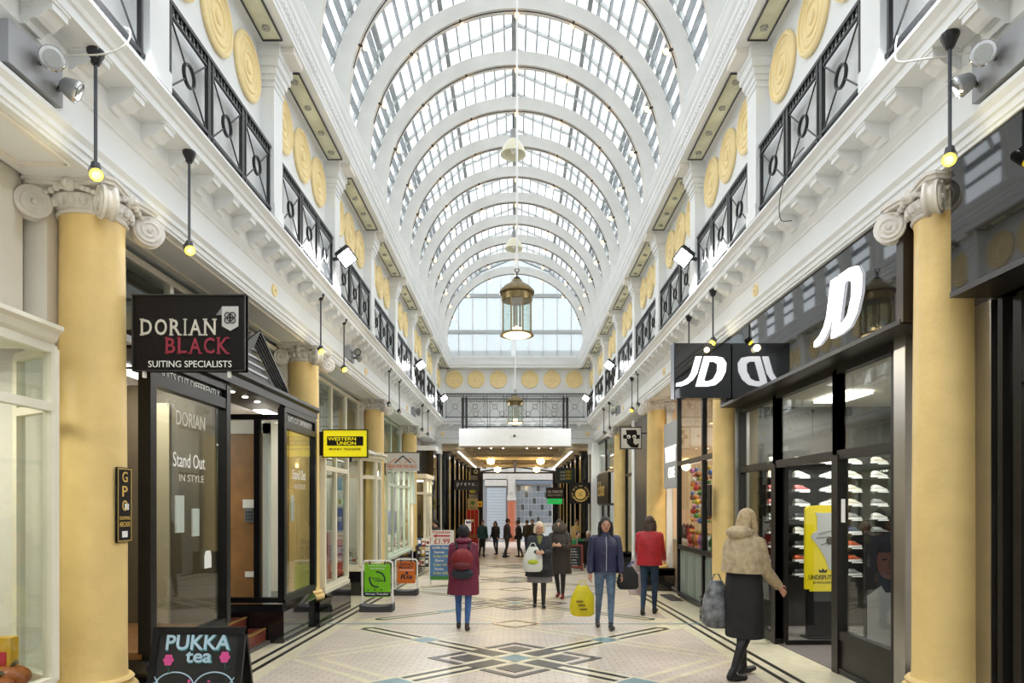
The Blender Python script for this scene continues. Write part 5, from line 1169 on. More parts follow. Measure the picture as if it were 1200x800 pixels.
# exit gate truss
t = thing('exit_truss', 'black iron truss spanning the passage exit', 'truss', (0, 42.6, H(1.95)))
m = MB(); m.bar((-2.3, 42.6, H(1.93)), (2.6, 42.6, H(1.93)), .10, .10); m.build('tie_bar', iron, t)
for sg, xe in ((-1, -2.3), (1, 2.6)): MB().bar((0, 42.6, H(2.30)), (xe, 42.6, H(1.98)), .10, .09).build('rafter_bar', iron, t)
MB().bar((0, 42.6, H(1.93)), (0, 42.6, H(2.3)), .10, .10).build('king_bar', iron, t)
for x in (-2.15, 2.5): MB().bar((x, 42.6, fz(42.6)), (x, 42.6, H(1.93)), .30, .20).build('jamb', blackp, t)
wp_ = bpy.data.objects['wall_passage']
B('exit_infill', mat('exit_infill_grey', (.35, .34, .32), .6), wp_, -6, -2.3, 42.8, 43, -1.5, H(PZ)); B('exit_infill', MATS['exit_infill_grey'], wp_, 2.6, 6, 42.8, 43, -1.5, H(PZ))
struct(MB().box(-14, 14, 33, 43.2, H(2.6), H(7.4)).build('wall_sky_block', mat('sky_block_brick', (.30, .22, .18), .85, var=.2, vscale=2)))  # unseen mass added over the passage to cut sky light on the street
for sx in (-1, 1): struct(MB().box(*sorted((sx * 6.0, sx * 14)), 42.8, 43.2, -2, H(2.6)).build('wall_sky_block_' + side_name[sx], MATS['sky_block_brick']))  # added flanks of the same unseen sky block
# street facade across the road
fy = 54.0; f0 = fz(fy)
t = thing('street_building', 'street facade with grey shutter, brick pier and paned window across the road', 'building', (0, fy, f0))
B('wall', mat('grey_render', (.50, .50, .49), .8, var=.1), t, -14, 14, fy + .25, fy + .6, f0, H(11))
def fx(px): return (px - 603.5) * fy / 800
def fzz(py): return CZ - (py - 590) * fy / 800
sh_ = B('shutter_frame', cmat(120, 125, 130), t, fx(566), fx(594), fy + .1, fy + .3, f0, fzz(556))
shm = mat('grey_blue_shutter', (.36, .42, .48), .45, var=.06)
for i in range(22):
    z = f0 + .05 + i * .235
    if z + .22 > fzz(569): break
    B('shutter_slat', shm, sh_, fx(570.5), fx(593), fy + .06, fy + .12, z, z + .215)
B('shutter_box', mat('pale_stone', (.44, .44, .42), .8, var=.1), t, fx(568), fx(594), fy - .05, fy + .2, fzz(569), fzz(561))
pier = B('pier', mortar, t, fx(594.5) + .01, fx(604.5) - .01, fy - .05, fy + .3, f0, fzz(586)); br_ = MB().box(-.108, .108, -.03, .03, -.033, .033).mesh('brick'); br_.materials.append(brickm)
i = 0; z = f0 + .05
while z < fzz(586) - .04:
    for x in (0, 1, 2):
        xx = fx(594.5) + .12 + .235 * x + (.06 if i % 2 else 0)
        if xx < fx(604.5) - .08: link('brick', br_, None, pier, (xx, fy - .06, z))
    z += .078; i += 1
B('stone_capital', MATS['pale_stone'], t, fx(594), fx(605), fy - .15, fy + .2, fzz(586), fzz(582)); B('stone_pilaster', MATS['pale_stone'], t, fx(595), fx(604), fy - .08, fy + .2, fzz(582), fzz(540)); B('carved_bracket', MATS['pale_stone'], t, fx(597), fx(602), fy - .18, fy, fzz(577), fzz(565))
B('lintel', cmat(96, 110, 124), t, fx(604.5), fx(648), fy - .1, fy + .2, fzz(567), fzz(563)); B('lintel_stone', MATS['pale_stone'], t, fx(560), fx(655), fy - .05, fy + .2, fzz(562), fzz(552))
win = B('window_frame', cmat(170, 178, 184), t, fx(605), fx(647), fy + .2, fy + .25, fzz(613), fzz(568))
wg = mat('street_window_glass', (.16, .19, .22), .1); wd_ = mat('street_window_dark', (.05, .055, .06), .15)
for i in range(9):
    for j in range(6):
        x0 = fx(605.5) + i * (fx(647) - fx(605.5)) / 9; zz0 = fzz(612.5) + j * (fzz(568.5) - fzz(612.5)) / 6
        B('pane', wd_ if (i + j * 2) % 5 == 0 else wg, win, x0 + .025, x0 + (fx(647) - fx(605.5)) / 9 - .025, fy + .17, fy + .2, zz0 + .03, zz0 + (fzz(568.5) - fzz(612.5)) / 6 - .03)
B('window_sill', MATS['pale_stone'], t, fx(604), fx(648), fy, fy + .25, fzz(615), fzz(613)); B('dado', mat('pale_blue_dado', (.42, .48, .52), .8), t, fx(604.5), fx(650), fy + .1, fy + .25, f0, fzz(615))
# ================================================================== BOARDS ON THE FLOOR
def swing_board(name, label, px0, px1, ptop, pbot, y, face):
    f0 = fz(y); a = at(px0, 0, y).x; b = at(px1, 0, y).x; zt_ = at(0, ptop, y).z; t = thing(name, label, 'pavement sign', ((a + b) / 2, y, f0))
    w = b - a; r = .07; zf = f0 + .12
    pts = [(a, y, zf)] + [(a, y, zt_ - r)] + [(a + r - r * math.cos(q), y, zt_ - r + r * math.sin(q)) for q in (.4, .8, 1.2)] + [(a + r, y, zt_), (b - r, y, zt_)] + [(b - r + r * math.sin(q), y, zt_ - r + r * math.cos(q)) for q in (.4, .8, 1.2)] + [(b, y, zt_ - r), (b, y, zf)]
    MB().tube(pts, .018, 8).build('tube_frame', signw, t, True)
    zb_ = f0 + .26
    pa = MB().prism([(a + .04, zb_ + .03), (a + .06, zb_), (b - .06, zb_), (b - .04, zb_ + .03), (b - .04, zt_ - .08), (b - .07, zt_ - .05), (a + .07, zt_ - .05), (a + .04, zt_ - .08)], 'xz', y - .012, y + .012).build('swing_panel', face, t)
    for x in (a + w * .25, b - w * .25): B('hanger', iron, t, x - .012, x + .012, y - .015, y + .015, zt_ - .07, zt_ + .01)
    cx = (a + b) / 2; n = 12
    MB().prism([(cx - w * .53, f0)] + [(cx + w * .53, f0), (cx + w * .53, f0 + .13)] + [(cx + w * .5 * math.cos(PI * k / n), f0 + .15 - .05 * math.sin(PI * k / n)) for k in range(n + 1)] + [(cx - w * .53, f0 + .13)], 'xz', y - .17, y + .17).build('water_base', mat('dark_rubber_' + name + str(int(px0)), (.045, .045, .05), .6), t)
    f = lambda u, v: Vector((a + w * u, y - .014, zt_ - (zt_ - zb_) * v)); return t, f, w, zt_ - zb_
t, f, w, h = swing_board('swing_sign', 'lime green swinging pavement sign with dark ring logo', 424.5, 460, 657, 716, 12.55, cmat(122, 200, 20))
text('Send Money', f(.5, .13), w * .62, h * .05, signw, t); text('Worldwide', f(.5, .21), w * .48, h * .05, signw, t)
nv = cmat(18, 30, 60)
shape(arcband(w * .27, w * .225, math.radians(-20), math.radians(100)), f(.5, .51), nv, t, name='logo_arc'); shape(arcband(w * .27, w * .225, math.radians(160), math.radians(280)), f(.5, .51), nv, t, name='logo_arc')
text('small', f(.46, .48), w * .26, h * .04, nv, t, bold=.012); text('world', f(.54, .54), w * .28, h * .05, nv, t, bold=.012)
for u in (.2, .42, .64): p = f(u, .80); B('bullet', nv, t, p.x - .012, p.x + .012, p.y - .003, p.y + .002, p.z - .012, p.z + .012)
p = f(.5, .92); B('navy_band', nv, t, p.x - w * .44, p.x + w * .44, p.y - .003, p.y + .003, p.z - h * .055, p.z + h * .055); text('Money Transfer', f(.5, .92) + Vector((0, -.004, 0)), w * .76, h * .06, signw, t, bold=.02)
t, f, w, h = swing_board('swing_sign', 'orange swinging pavement sign with navy send money words', 463.5, 489, 655, 697, 15.3, cmat(214, 112, 36))
text('SEND', f(.5, .21), w * .68, h * .11, nv, t, shear=.25, bold=.015); text('MONEY', f(.5, .34), w * .70, h * .09, nv, t, shear=.25, bold=.015); text('WORLDWIDE', f(.5, .45), w * .66, h * .05, signw, t, bold=.012); text('Ria', f(.5, .72), w * .55, h * .2, nv, t, shear=.2, bold=.015); shape(disc(.03), f(.52, .57), nv, t, name='logo_dot')
# chalk boards
def aboard(label, px0, px1, ptop, y, frame, facec, lean=.22):
    f0 = fz(y); a = at(px0, 0, y + lean).x; b = at(px1, 0, y + lean).x; zt_ = at(0, ptop, y + lean).z; h = zt_ - f0; t = thing('a_board', label, 'pavement sign', ((a + b) / 2, y + .1, f0))
    L = math.sqrt(h * h + lean * lean); cx = (a + b) / 2; w = b - a
    for sg in (1, -1):
        M = Matrix.Translation((cx, y + (lean * 1.0), f0 + h)) @ Matrix.Rotation(sg * -math.atan2(lean, h), 4, 'X') @ Matrix.Translation((0, 0, -L))
        fr = MB(); fr.box(-w / 2, -w / 2 + .055, -.015, .015, 0, L); fr.box(w / 2 - .055, w / 2, -.015, .015, 0, L); fr.box(-w / 2, w / 2, -.0145, .0145, L - .06, L); fr.box(-w / 2, w / 2, -.0145, .0145, .10, .16)
        fo_ = fr.xf(M).build('frame', frame, t); MB().box(-w / 2 + .04, w / 2 - .04, -.004, .004, .12, L - .04).xf(M).build('chalk_panel', facec, fo_)
        if sg == 1: MF = M
    g = lambda u, v: MF @ Vector((w * (u - .5), -.005, L * (1 - v))); RT_ = MF.to_3x3() @ ROT['front']
    return t, g, w, L, RT_
chalk = mat('blackboard', (.012, .012, .013), .7, var=.3, vscale=8)
t, g, w, L, RT_ = aboard('black chalk a-board with pale blue lettering and pink roses at front left', 181, 289, 735, 5.45, blackp, chalk, .2)
# the board stands close: only its top shows
cb = cmat(176, 205, 225); tq = cmat(70, 150, 160); pk = cmat(215, 80, 150)
text('PUKKA', g(.5, .155) + Vector((.006, .001, -.004)), w * .70, w * .17, tq, t, rot=RT_, depth=.003, bold=.012); text('PUKKA', g(.5, .15) + Vector((0, -.003, 0)), w * .69, w * .16, cb, t, rot=RT_, depth=.003, bold=.02)
text('tea', g(.52, .30) + Vector((.005, .001, -.004)), w * .29, w * .125, tq, t, rot=RT_, depth=.003, bold=.012); text('tea', g(.52, .297) + Vector((0, -.003, 0)), w * .28, w * .12, cb, t, rot=RT_, depth=.003, bold=.02)
for u, v in ((.20, .33), (.80, .30)):
    c = g(u, v); 
    for k in range(7):
        a = 2 * PI * k / 6; rr = 0 if k == 6 else .026; shape(disc(.018, 10), c + RT_ @ Vector((rr * math.cos(a), rr * 1.2 * math.sin(a), .001 * (k % 3))), pk, t, RT_, .003, 'rose_petal')
    MB().tube([c + RT_ @ Vector((0, -.04, .002)), c + RT_ @ Vector((.02, -.10, .002)), c + RT_ @ Vector((.05, -.08, .002))], .006, 5).build('rose_stem', cmat(40, 80, 60), t)
for sg in (-1, 1):
    pts = [g(.5 + sg * (.21 - .21 * math.cos(q)), .60 - .15 * math.sin(q)) for q in [PI * k / 14 for k in range(15)]]
    MB().tube(pts, .006, 5).build('chalk_heart', cb, t); pts = [g(.5 + sg * (.40 + .06 * math.sin(q)), .62 - .12 * q) for q in (0, .4, .8, 1.2, 1.6)]; MB().tube(pts, .007, 5).build('chalk_leaf', tq, t); pts = [g(.5 + sg * (.36 + .12 * q * q * .4), .64 - .12 * q) for q in (0, .4, .8, 1.2, 1.6)]; MB().tube(pts, .005, 5).build('chalk_leaf', cb, t)
text('chai', g(.5, .58), w * .34, w * .12, pk, t, rot=RT_, depth=.003, bold=.012)
t, g, w, L, RT_ = aboard('red framed chalkboard menu standing before the far cafe barrier', 659, 683, 638, 22.6, cmat(130, 55, 40), chalk, .15)
for i, s_ in enumerate(('The Art', 'of Coffee', 'lunch menu', 'soup of day', 'toasties', 'fresh cakes', 'hot drinks')): text(s_, g(.5, .16 + .105 * i), w * (.35 + .06 * (i % 4)), .04, signw, t, rot=RT_, depth=.003)
# price board with ponchos card
t = thing('price_board', 'blue price board topped by a white card with red arrow', 'pavement sign', (-1.75, 17.6, fz(17.6))); y = 17.6
a = at(504, 0, y).x; b = at(530, 0, y).x; zt_ = at(0, 638.5, y).z; zb_ = at(0, 679, y).z
B('frame', signw, t, a - .03, b + .03, y, y + .03, zb_ - .03, zt_ + .03); B('blue_panel', mat('blue_price_panel', (.10, .25, .55), .4, var=.3, vscale=3), t, a, b, y - .006, y + .03, zb_ + .09, zt_); B('grass_band', cmat(70, 140, 60), t, a, b, y - .006, y + .03, zb_, zb_ + .09)
for x in (a, b): MB().bar((x, y + .02, fz(y)), (x, y + .02, zb_), .03, .03).build('leg', signw, t); MB().bar((x, y + .30, fz(y)), (x, y + .03, zb_ + .3), .03, .03).build('leg', signw, t)
cx = (a + b) / 2; w = b - a
for i, (s_, u, c_) in enumerate((('SUPER DEALS', .8, signw), ('Scarves', .45, signw), ('2 for £10', .7, cmat(240, 230, 80)), ('Gloves', .4, signw), ('2 for £15', .7, cmat(240, 230, 80)), ('Poncho', .4, signw), ('2 for £20', .7, cmat(240, 230, 80)))): text(s_, (cx - (.05 if u < .5 else 0), y - .008, zt_ - .07 - i * .108), w * u, .06, c_, t, bold=.02)
B('card', paper, t, at(505, 0, y).x, at(532, 0, y).x, y + .0, y + .02, zt_ + .03, at(0, 621, y).z)
zc = (zt_ + .03 + at(0, 621, y).z) / 2; rd = cmat(190, 30, 36); text('Ponchos', (cx + .01, y - .003, zc + .13), w * .78, .07, rd, t, bold=.012); text('£1.99', (cx + .02, y - .003, zc - .11), w * .70, .14, rd, t, bold=.012); shape([(-.22, 0), (-.13, .05), (-.13, .018), (.22, .018), (.22, -.018), (-.13, -.018), (-.13, -.05)], (cx + .01, y - .003, zc + .03), rd, t, name='arrow')
# small white card board behind
t = thing('card_board', 'small white card sign half hidden behind the hooded walker', 'pavement sign', (-1.7, 23.6, fz(23.6))); B('board', paper, t, at(545, 0, 23.6).x, at(552, 0, 23.6).x, 23.6, 23.63, H(-.95), H(-.55)); B('print', cmat(110, 70, 120), t, at(546, 0, 23.6).x, at(551.5, 0, 23.6).x, 23.595, 23.6, H(-.68), H(-.6)); MB().bar((-1.63, 23.62, fz(23.6)), (-1.63, 23.62, H(-.9)), .04).build('stand', gunm, t)
# cafe barrier
t = thing('cafe_barrier', 'steel and black cafe barrier with seats behind at right', 'barrier', (2.35, 23.6, fz(23.6))); f0 = fz(23.6)
for x in (2.15, 2.62): MB().lathe([(.16, f0), (.16, f0 + .02), (.03, f0 + .03), (.03, f0 + 1.0), (.04, f0 + 1.02), (.01, f0 + 1.04)], 14, (x, 23.6, 0)).build('post', steel, t, True)
B('banner', signblk, t, 2.18, 2.60, 23.58, 23.61, f0 + .2, f0 + .95); B('side_banner', signblk, t, 2.62, 2.65, 23.6, 24.4, f0 + .2, f0 + .95)
def cafe_table(x, y, lab):
    t = thing('cafe_table', lab, 'table', (x, y, fz(y))); MB().lathe([(.2, 0), (.2, .02), (.03, .04), (.03, .70), (.1, .71), (.34, .72), (.34, .75), (.01, .75)], 20).local('table_top', wood, t, True); MB().lathe([(.22, 0), (.22, .025), (.05, .03)], 20).local('base', iron, t, True)
cafe_table(1.55, 25.6, 'round cafe table behind the right hand barrier')
for i, (x, y) in enumerate(((-1.5, 33.0), (-.45, 34.6))): cafe_table(x, y, ['far cafe table beside the standing group on left', 'far cafe table in the middle of the passage'][i])

# ================================================================== PEOPLE
SKIN = cmat(214, 168, 142); SKIN2 = cmat(150, 104, 80)
def person(label, px, y, height, face, cols, pose=None, voxel=.010, hair=None, hairlen=0, extra=None, feet=None):
    """one continuous body; face is the heading in degrees, 0 = away from the camera, 180 = towards it"""
    p = dict(ls=.16, rs=-.16, la=.0, ra=.0, le=.15, re=.15, lo=.10, ro=.10, lean=.02, knl=.05, knr=.05); p.update(pose or {})
    x = (px - 603.5) * y / 800
    t = thing('person', label, 'person', (x, y, fz(y)), rz=math.radians(face))
    k = height / 1.70
    mb = MB(); segs = []
    def V(*a): return Vector(a) * k
    def limb(pts, rs, m, sq=1):
        P = []; R = []
        pts = [Vector(q) for q in pts]
        for i in range(len(pts) - 1):
            for j in range(4): P.append(pts[i].lerp(pts[i + 1], j / 4)); R.append(rs[i] + (rs[i + 1] - rs[i]) * j / 4)
        P.append(pts[-1]); R.append(rs[-1])
        mb.tube(P, R, 12, sq=sq); mb.ball(P[0], R[0] * .98, 10); mb.ball(P[-1], R[-1] * .98, 10)
        for i in range(len(P) - 1): segs.append((P[i], P[i + 1], (R[i] + R[i + 1]) / 2, m))
    # local frame: +y forward, x right
    top, leg, shoe, sk = cols['top'], cols['leg'], cols.get('shoe', cmat(30, 28, 28)), cols.get('skin', SKIN)
    mats = [top, leg, shoe, sk]
    hip = V(0, 0, .90); ln = p['lean']
    def tor(z, w, d, yo): return (z, w, d, yo + ln * (z - .9) * 2)
    T = [tor(.84, .13, .095, 0), tor(.90, .165, .115, -.005), tor(1.0, .155, .11, 0), tor(1.08, .135, .10, .01), tor(1.2, .15, .11, .015), tor(1.32, .175, .11, .01), tor(1.40, .165, .09, 0), tor(1.45, .09, .065, -.005), tor(1.49, .055, .055, .005)]
    n = 18; vs = []
    for z, w, d, yo in T:
        for i in range(n): a = 2 * PI * i / n; vs.append(V(w * math.cos(a), d * math.sin(a) + yo, z))
    fs = [(i * n + j, i * n + (j + 1) % n, (i + 1) * n + (j + 1) % n, (i + 1) * n + j) for i in range(len(T) - 1) for j in range(n)] + [tuple(range(n))[::-1], tuple(range((len(T) - 1) * n, len(T) * n))]
    mb.add(vs, fs)
    segs.append((V(-.08, 0, .9), V(.08, 0, .9), .12 * k, 1)); segs.append((V(0, 0, 1.0), V(0, ln, 1.36), .15 * k, 0)); segs.append((V(-.12, ln, 1.36), V(.12, ln, 1.36), .09 * k, 0))
    hy = ln * 1.25
    limb([V(0, hy - .01, 1.44), V(0, hy + .015, 1.53)], [.052 * k, .050 * k], 3)
    hc = V(0, hy + .03, 1.60)
    mb.ball(hc, .1 * k, 18, (.76, .95, 1.13)); mb.ball(hc + V(0, .022, -.055), .07 * k, 14, (.80, .95, .95)); mb.ball(hc + V(0, .10, -.012), .016 * k, 8, (.8, 1, 1.5))
    for sg in (-1, 1): mb.ball(hc + V(sg * .076, -.005, -.01), .022 * k, 8, (.5, .8, 1.3))
    segs.append((hc + V(0, 0, -.06), hc + V(0, 0, .04), .1 * k, 3))
    hands = {}
    for sg, th, kn in ((-1, p['ls'], p['knl']), (1, p['rs'], p['knr'])):
        h = V(sg * .085, 0, .88); a = h + V(sg * .0, math.sin(th) * .43, -math.cos(th) * .43); kk = th - kn * 2 - (.25 if th < 0 else 0)
        an = a + V(-sg * .005, math.sin(kk) * .41, -math.cos(kk) * .41)
        an.z = max(an.z, .075 * k)
        lo_ = min(an.z, .085 * k) if True else an.z
        limb([h, h.lerp(a, .5) + V(0, .01, 0), a, a.lerp(an, .35) + V(0, -.015, 0), an], [.088 * k, .072 * k, .055 * k, .052 * k, .036 * k], 1)
        fp = .15 if kk > -.3 else -.35
        f1 = an + V(0, -.045, -.04); f2 = an + V(sg * .012, .16 * math.cos(fp), -.05 + .16 * math.sin(fp)); f2.z = max(f2.z, .028 * k); f1.z = max(f1.z, .032 * k)
        limb([an + V(0, 0, .02), f1], [.04 * k, .036 * k], 2); limb([f1, f1.lerp(f2, .6), f2], [.036 * k, .043 * k, .032 * k], 2, .85)
    for sg, fw, el, ou in ((-1, p['la'], p['le'], p['lo']), (1, p['ra'], p['re'], p['ro'])):
        s0 = V(sg * .175, ln * .95, 1.385); u = Vector((sg * math.sin(ou), math.sin(fw) * math.cos(ou), -math.cos(fw) * math.cos(ou)))
        e0 = s0 + u * .28 * k; a2 = fw + el; inn = p.get('inl' if sg < 0 else 'inr', 0)
        u2 = Vector((sg * math.sin(ou) * .6 - sg * inn, math.sin(a2), -math.cos(a2))).normalized()
        w0 = e0 + u2 * .245 * k
        limb([s0, s0.lerp(e0, .5), e0, e0.lerp(w0, .4), w0], [.066 * k, .058 * k, .048 * k, .046 * k, .034 * k], 0)
        # hand with palm, four fingers and thumb
        side = Vector((0, 1, 0)) if abs(u2.y) < .8 else Vector((0, 0, 1)); side = (side - u2 * side.dot(u2)).normalized(); nr = u2.cross(side)
        limb([w0, w0 + u2 * .045 * k, w0 + u2 * .085 * k], [.026 * k, .032 * k, .034 * k], 3, .7)
        pe = w0 + u2 * .09 * k
        for i, L_ in enumerate((.062, .072, .068, .052)):
            b0 = pe + side * (.028 - .0185 * i) * k; b1 = b0 + u2 * L_ * .55 * k; b2 = b1 + (u2 * .5 - nr * sg * .75).normalized() * L_ * .55 * k
            limb([b0, b1, b2], [.0095 * k, .009 * k, .0078 * k], 3)
        tb_ = w0 + u2 * .03 * k + side * .026 * k; limb([tb_, tb_ + (side + u2).normalized() * .04 * k, tb_ + (side * .5 + u2).normalized() * .07 * k], [.012 * k, .0105 * k, .009 * k], 3)
        hands[sg] = pe + u2 * .02 * k; hands['arm', sg] = (s0, e0, w0)
    me = mb.mesh('body'); o = bpy.data.objects.new('tmp', me)
    md = o.modifiers.new('r', 'REMESH'); md.mode = 'VOXEL'; md.voxel_size = voxel * k; md.use_smooth_shade = True
    sm2 = o.modifiers.new('s', 'SMOOTH'); sm2.iterations = 3; sm2.factor = .4
    me2 = baked(o)
    for m_ in mats: me2.materials.append(m_)
    import numpy as np
    nf = len(me2.polygons); ctr = np.empty(nf * 3); me2.polygons.foreach_get('center', ctr); ctr = ctr.reshape(-1, 3)
    best = np.full(nf, 1e9); idx = np.zeros(nf, dtype=np.int32)
    for a, b, r, m_ in segs:
        A = np.array(a); D = np.array(b) - A; l2 = max(1e-9, D @ D); tt = np.clip(((ctr - A) @ D) / l2, 0, 1); ds = np.linalg.norm(ctr - A - tt[:, None] * D, axis=1) - r
        q = ds < best; best[q] = ds[q]; idx[q] = m_
    me2.polygons.foreach_set('material_index', idx); me2.polygons.foreach_set('use_smooth', np.ones(nf, dtype=bool)); me2.update()
    link('body', me2, None, t)
    # face marks and hair
    for sg in (-1, 1): MB().ball(hc + V(sg * .032, .088, .008), .011 * k, 8).local('eye', cmat(40, 32, 30), t, True)
    MB().ball(hc + V(0, .092, -.060), .018 * k, 8, (1.2, .4, .35)).local('mouth', cmat(150, 80, 76), t, True)
    if hair:
        hb = MB(); hb.ball(hc + V(0, -.018, .025), .103 * k, 18, (.86, .98, 1.08))
        if hairlen: 
            hb.tube([hc + V(0, -.05, .03), hc + V(0, -.075, -.08), hc + V(0, -.09, -.08 - hairlen * .6), hc + V(0, -.085, -.08 - hairlen)], [.09 * k, .095 * k, .085 * k, .045 * k], 14, sq=.6)
            for sg in (-1, 1): hb.tube([hc + V(sg * .07, -.01, .04), hc + V(sg * .085, .0, -.06), hc + V(sg * .09, .01, -.08 - hairlen * .9)], [.035 * k, .036 * k, .016 * k], 8)
        hb.local('hair', hair, t, True)
    if extra: extra(t, V, hands, hc, k)
    return t
def sleeves(t, hands, k, m, r=.072):
    for sg in (-1, 1):
        a, e, w_ = hands['arm', sg]; inn = Vector((-sg * .06 * k, 0, .012 * k))
        MB().tube([a + inn, a, a.lerp(e, .5), e, e.lerp(w_, .5), w_], [r * .80 * k, r * 1.0 * k, r * .98 * k, r * .92 * k, r * .82 * k, r * .68 * k], 14).local('sleeve', m, t, True)
def coat(t, V, rows, m, name='coat', n=24, split=False):
    """garment shell from (z, half width, half depth, y offset) rows"""
    mb = MB(); vs = []
    for s_ in (1, .96):
        for z, w, d, yo in rows:
            for i in range(n):
                a = 2 * PI * i / n; wob = 1 + .03 * math.sin(5 * a + z * 9); vs.append(V(w * s_ * wob * math.cos(a), d * s_ * wob * math.sin(a) + yo, z))
    m_ = len(rows); fs = []
    for q in (0, 1):
        for i in range(m_ - 1):
            for j in range(n): 
                b0 = q * m_ * n; fs.append((b0 + i * n + j, b0 + i * n + (j + 1) % n, b0 + (i + 1) * n + (j + 1) % n, b0 + (i + 1) * n + j))
    for j in range(n): fs.append((j, (j + 1) % n, m_ * n + (j + 1) % n, m_ * n + j))
    fs.append(tuple((m_ - 1) * n + j for j in range(n)))
    return mb.add(vs, fs).local(name, m, t, True)
def bag(parent, name, top, w, d, h, m, sq=False, handle=True):
    """carrier bag hanging from point top (in the parent's frame)"""
    n = 16; vs = []; rows = [(0, .45, .25), (.12, .62, .5), (.35, .95, .85), (.7, 1.05, 1), (.92, 1.0, .95), (1, .8, .8)]
    for v, a_, b_ in rows:
        for i in range(n): q = 2 * PI * i / n; vs.append((top.x + w / 2 * a_ * math.cos(q) * (1 + .05 * math.sin(3 * q + v * 7)), top.y + d / 2 * b_ * math.sin(q), top.z - .06 - h * v))
    fs = [(i * n + j, i * n + (j + 1) % n, (i + 1) * n + (j + 1) % n, (i + 1) * n + j) for i in range(len(rows) - 1) for j in range(n)] + [tuple(range(n))[::-1], tuple(range((len(rows) - 1) * n, len(rows) * n))]
    b = MB().add(vs, fs).local(name, m, parent, True)
    if handle: MB().tube([(top.x - w * .2, top.y, top.z - .08), (top.x - w * .08, top.y, top.z + .01), (top.x + w * .08, top.y, top.z + .01), (top.x + w * .2, top.y, top.z - .08)], .008, 6).local('handle', m, parent)
    return b
def bagthing(label, P, t, top, w, d, h, m, mark=None, cat='bag', name='carrier_bag'):
    R = Matrix.Translation(t.location) @ Matrix.Rotation(t.rotation_euler.z, 4, 'Z'); wp = R @ Vector(top)
    o = thing(name, label, cat, wp); bag(o, 'bag_body', Vector((0, 0, 0)), w, d, h, m)
    if mark: mark(o)
    return o
denim = mat('blue_denim', (.06, .14, .36), .8, var=.25, vscale=25); denim2 = mat('washed_denim', (.13, .20, .32), .8, var=.35, vscale=14); darkden = mat('dark_denim', (.02, .045, .09), .8, var=.3, vscale=20)
maroon = mat('maroon_quilted_coat', (.16, .012, .045), .6, var=.2, vscale=12, bump=.3, bscale=20); navyj = mat('navy_quilted_jacket', (.022, .024, .075), .45, var=.2, vscale=10, bump=.4, bscale=22)
blackc = mat('black_cloth', (.012, .012, .014), .75, var=.3, vscale=15); beige = mat('beige_fleece', (.48, .38, .24), .9, var=.3, vscale=18); redj = mat('red_jacket', (.42, .012, .022), .55, var=.2, vscale=10)
# 1 hooded walker with rucksack, seen from behind
def ex(t, V, hands, hc, k):
    coat(t, V, [(.58, .27, .19, .0), (.75, .26, .18, 0), (.95, .24, .17, 0), (1.1, .225, .16, .01), (1.28, .235, .165, .02), (1.38, .21, .13, .02), (1.44, .12, .10, .02)], maroon)
    sleeves(t, hands, k, maroon)
    h = MB(); h.ball(V(0, .0, 1.47), .13 * k, 14, (1.1, .9, .55)); h.local('hood', maroon, t, True)
    h = MB(); h.ball(hc + V(0, -.015, .03), .115 * k, 16, (.9, 1, 1.05)); h.lathe([(.108 * k, 0), (.112 * k, .012), (.112 * k, .035), (.105 * k, .045)], 18, tuple(hc + V(0, -.012, -.0))); h.local('knit_hat', blackc, t, True)
    rk = MB(); rk.ball(V(0, -.22, 1.18), .19 * k, 16, (.95, .55, .95)); r_ = rk.local('rucksack', mat('red_rucksack', (.22, .012, .015), .6), t, True)
    rk = MB(); rk.ball(V(0, -.29, 1.08), .13 * k, 14, (1.1, .5, .55)); rk.local('rucksack_pocket', mat('dark_red_pocket', (.12, .01, .015), .6), r_, True)
    for sg in (-1, 1): MB().tube([V(sg * .10, -.15, 1.36), V(sg * .12, -.02, 1.47), V(sg * .13, .12, 1.38), V(sg * .13, .16, 1.15)], .02 * k, 6).local('shoulder_strap', blackc, r_)
    MB().ball(V(.0, -.21, .94), .15 * k, 14, (1.25, .35, .62)).local('waist_bag', cmat(34, 40, 54), t, True)
person('person in maroon hooded coat with red rucksack walking away', 543, 10.5, 1.56, 0, dict(top=maroon, leg=denim, shoe=cmat(46, 34, 30)), dict(ls=.10, rs=-.14, lean=.01, le=.5, re=.5), .010, blackc, 0, ex)
# 2 older woman with glasses and plastic bag
def ex(t, V, hands, hc, k):
    cm = mat('dark_teal_coat', (.016, .022, .032), .7, var=.3, vscale=10)
    coat(t, V, [(.64, .29, .20, 0), (.8, .27, .19, 0), (1.0, .25, .18, .01), (1.2, .25, .18, .02), (1.35, .23, .14, .02), (1.42, .14, .10, .02)], cm); coat(t, V, [(.52, .26, .17, 0), (.60, .255, .17, 0), (.66, .25, .17, 0)], cmat(120, 116, 120), 'skirt_hem')
    sleeves(t, hands, k, cm)
    MB().tube([V(0, .10, 1.44), V(0, .13, 1.34), V(0, .16, 1.2)], [.06 * k, .05 * k, .02 * k], 10).local('scarf', cmat(120, 124, 66), t, True)
    gl = MB()
    for sg in (-1, 1): c = hc + V(sg * .034, .10, .008); gl.ring(tuple(c), .028 * k, .023 * k, .006, 'y', 16)
    gl.bar(hc + V(-.012, .102, .01), hc + V(.012, .102, .01), .005); gl.local('glasses', cmat(110, 80, 70), t)
    MB().ball(V(.02, .21, .78), .17 * k, 14, (1.35, .5, .75)).local('shoulder_bag', blackc, t, True)
    MB().tube([V(.2, .18, .85), V(.1, .2, 1.2), V(-.1, .1, 1.42)], .014 * k, 6).local('bag_strap', blackc, t)
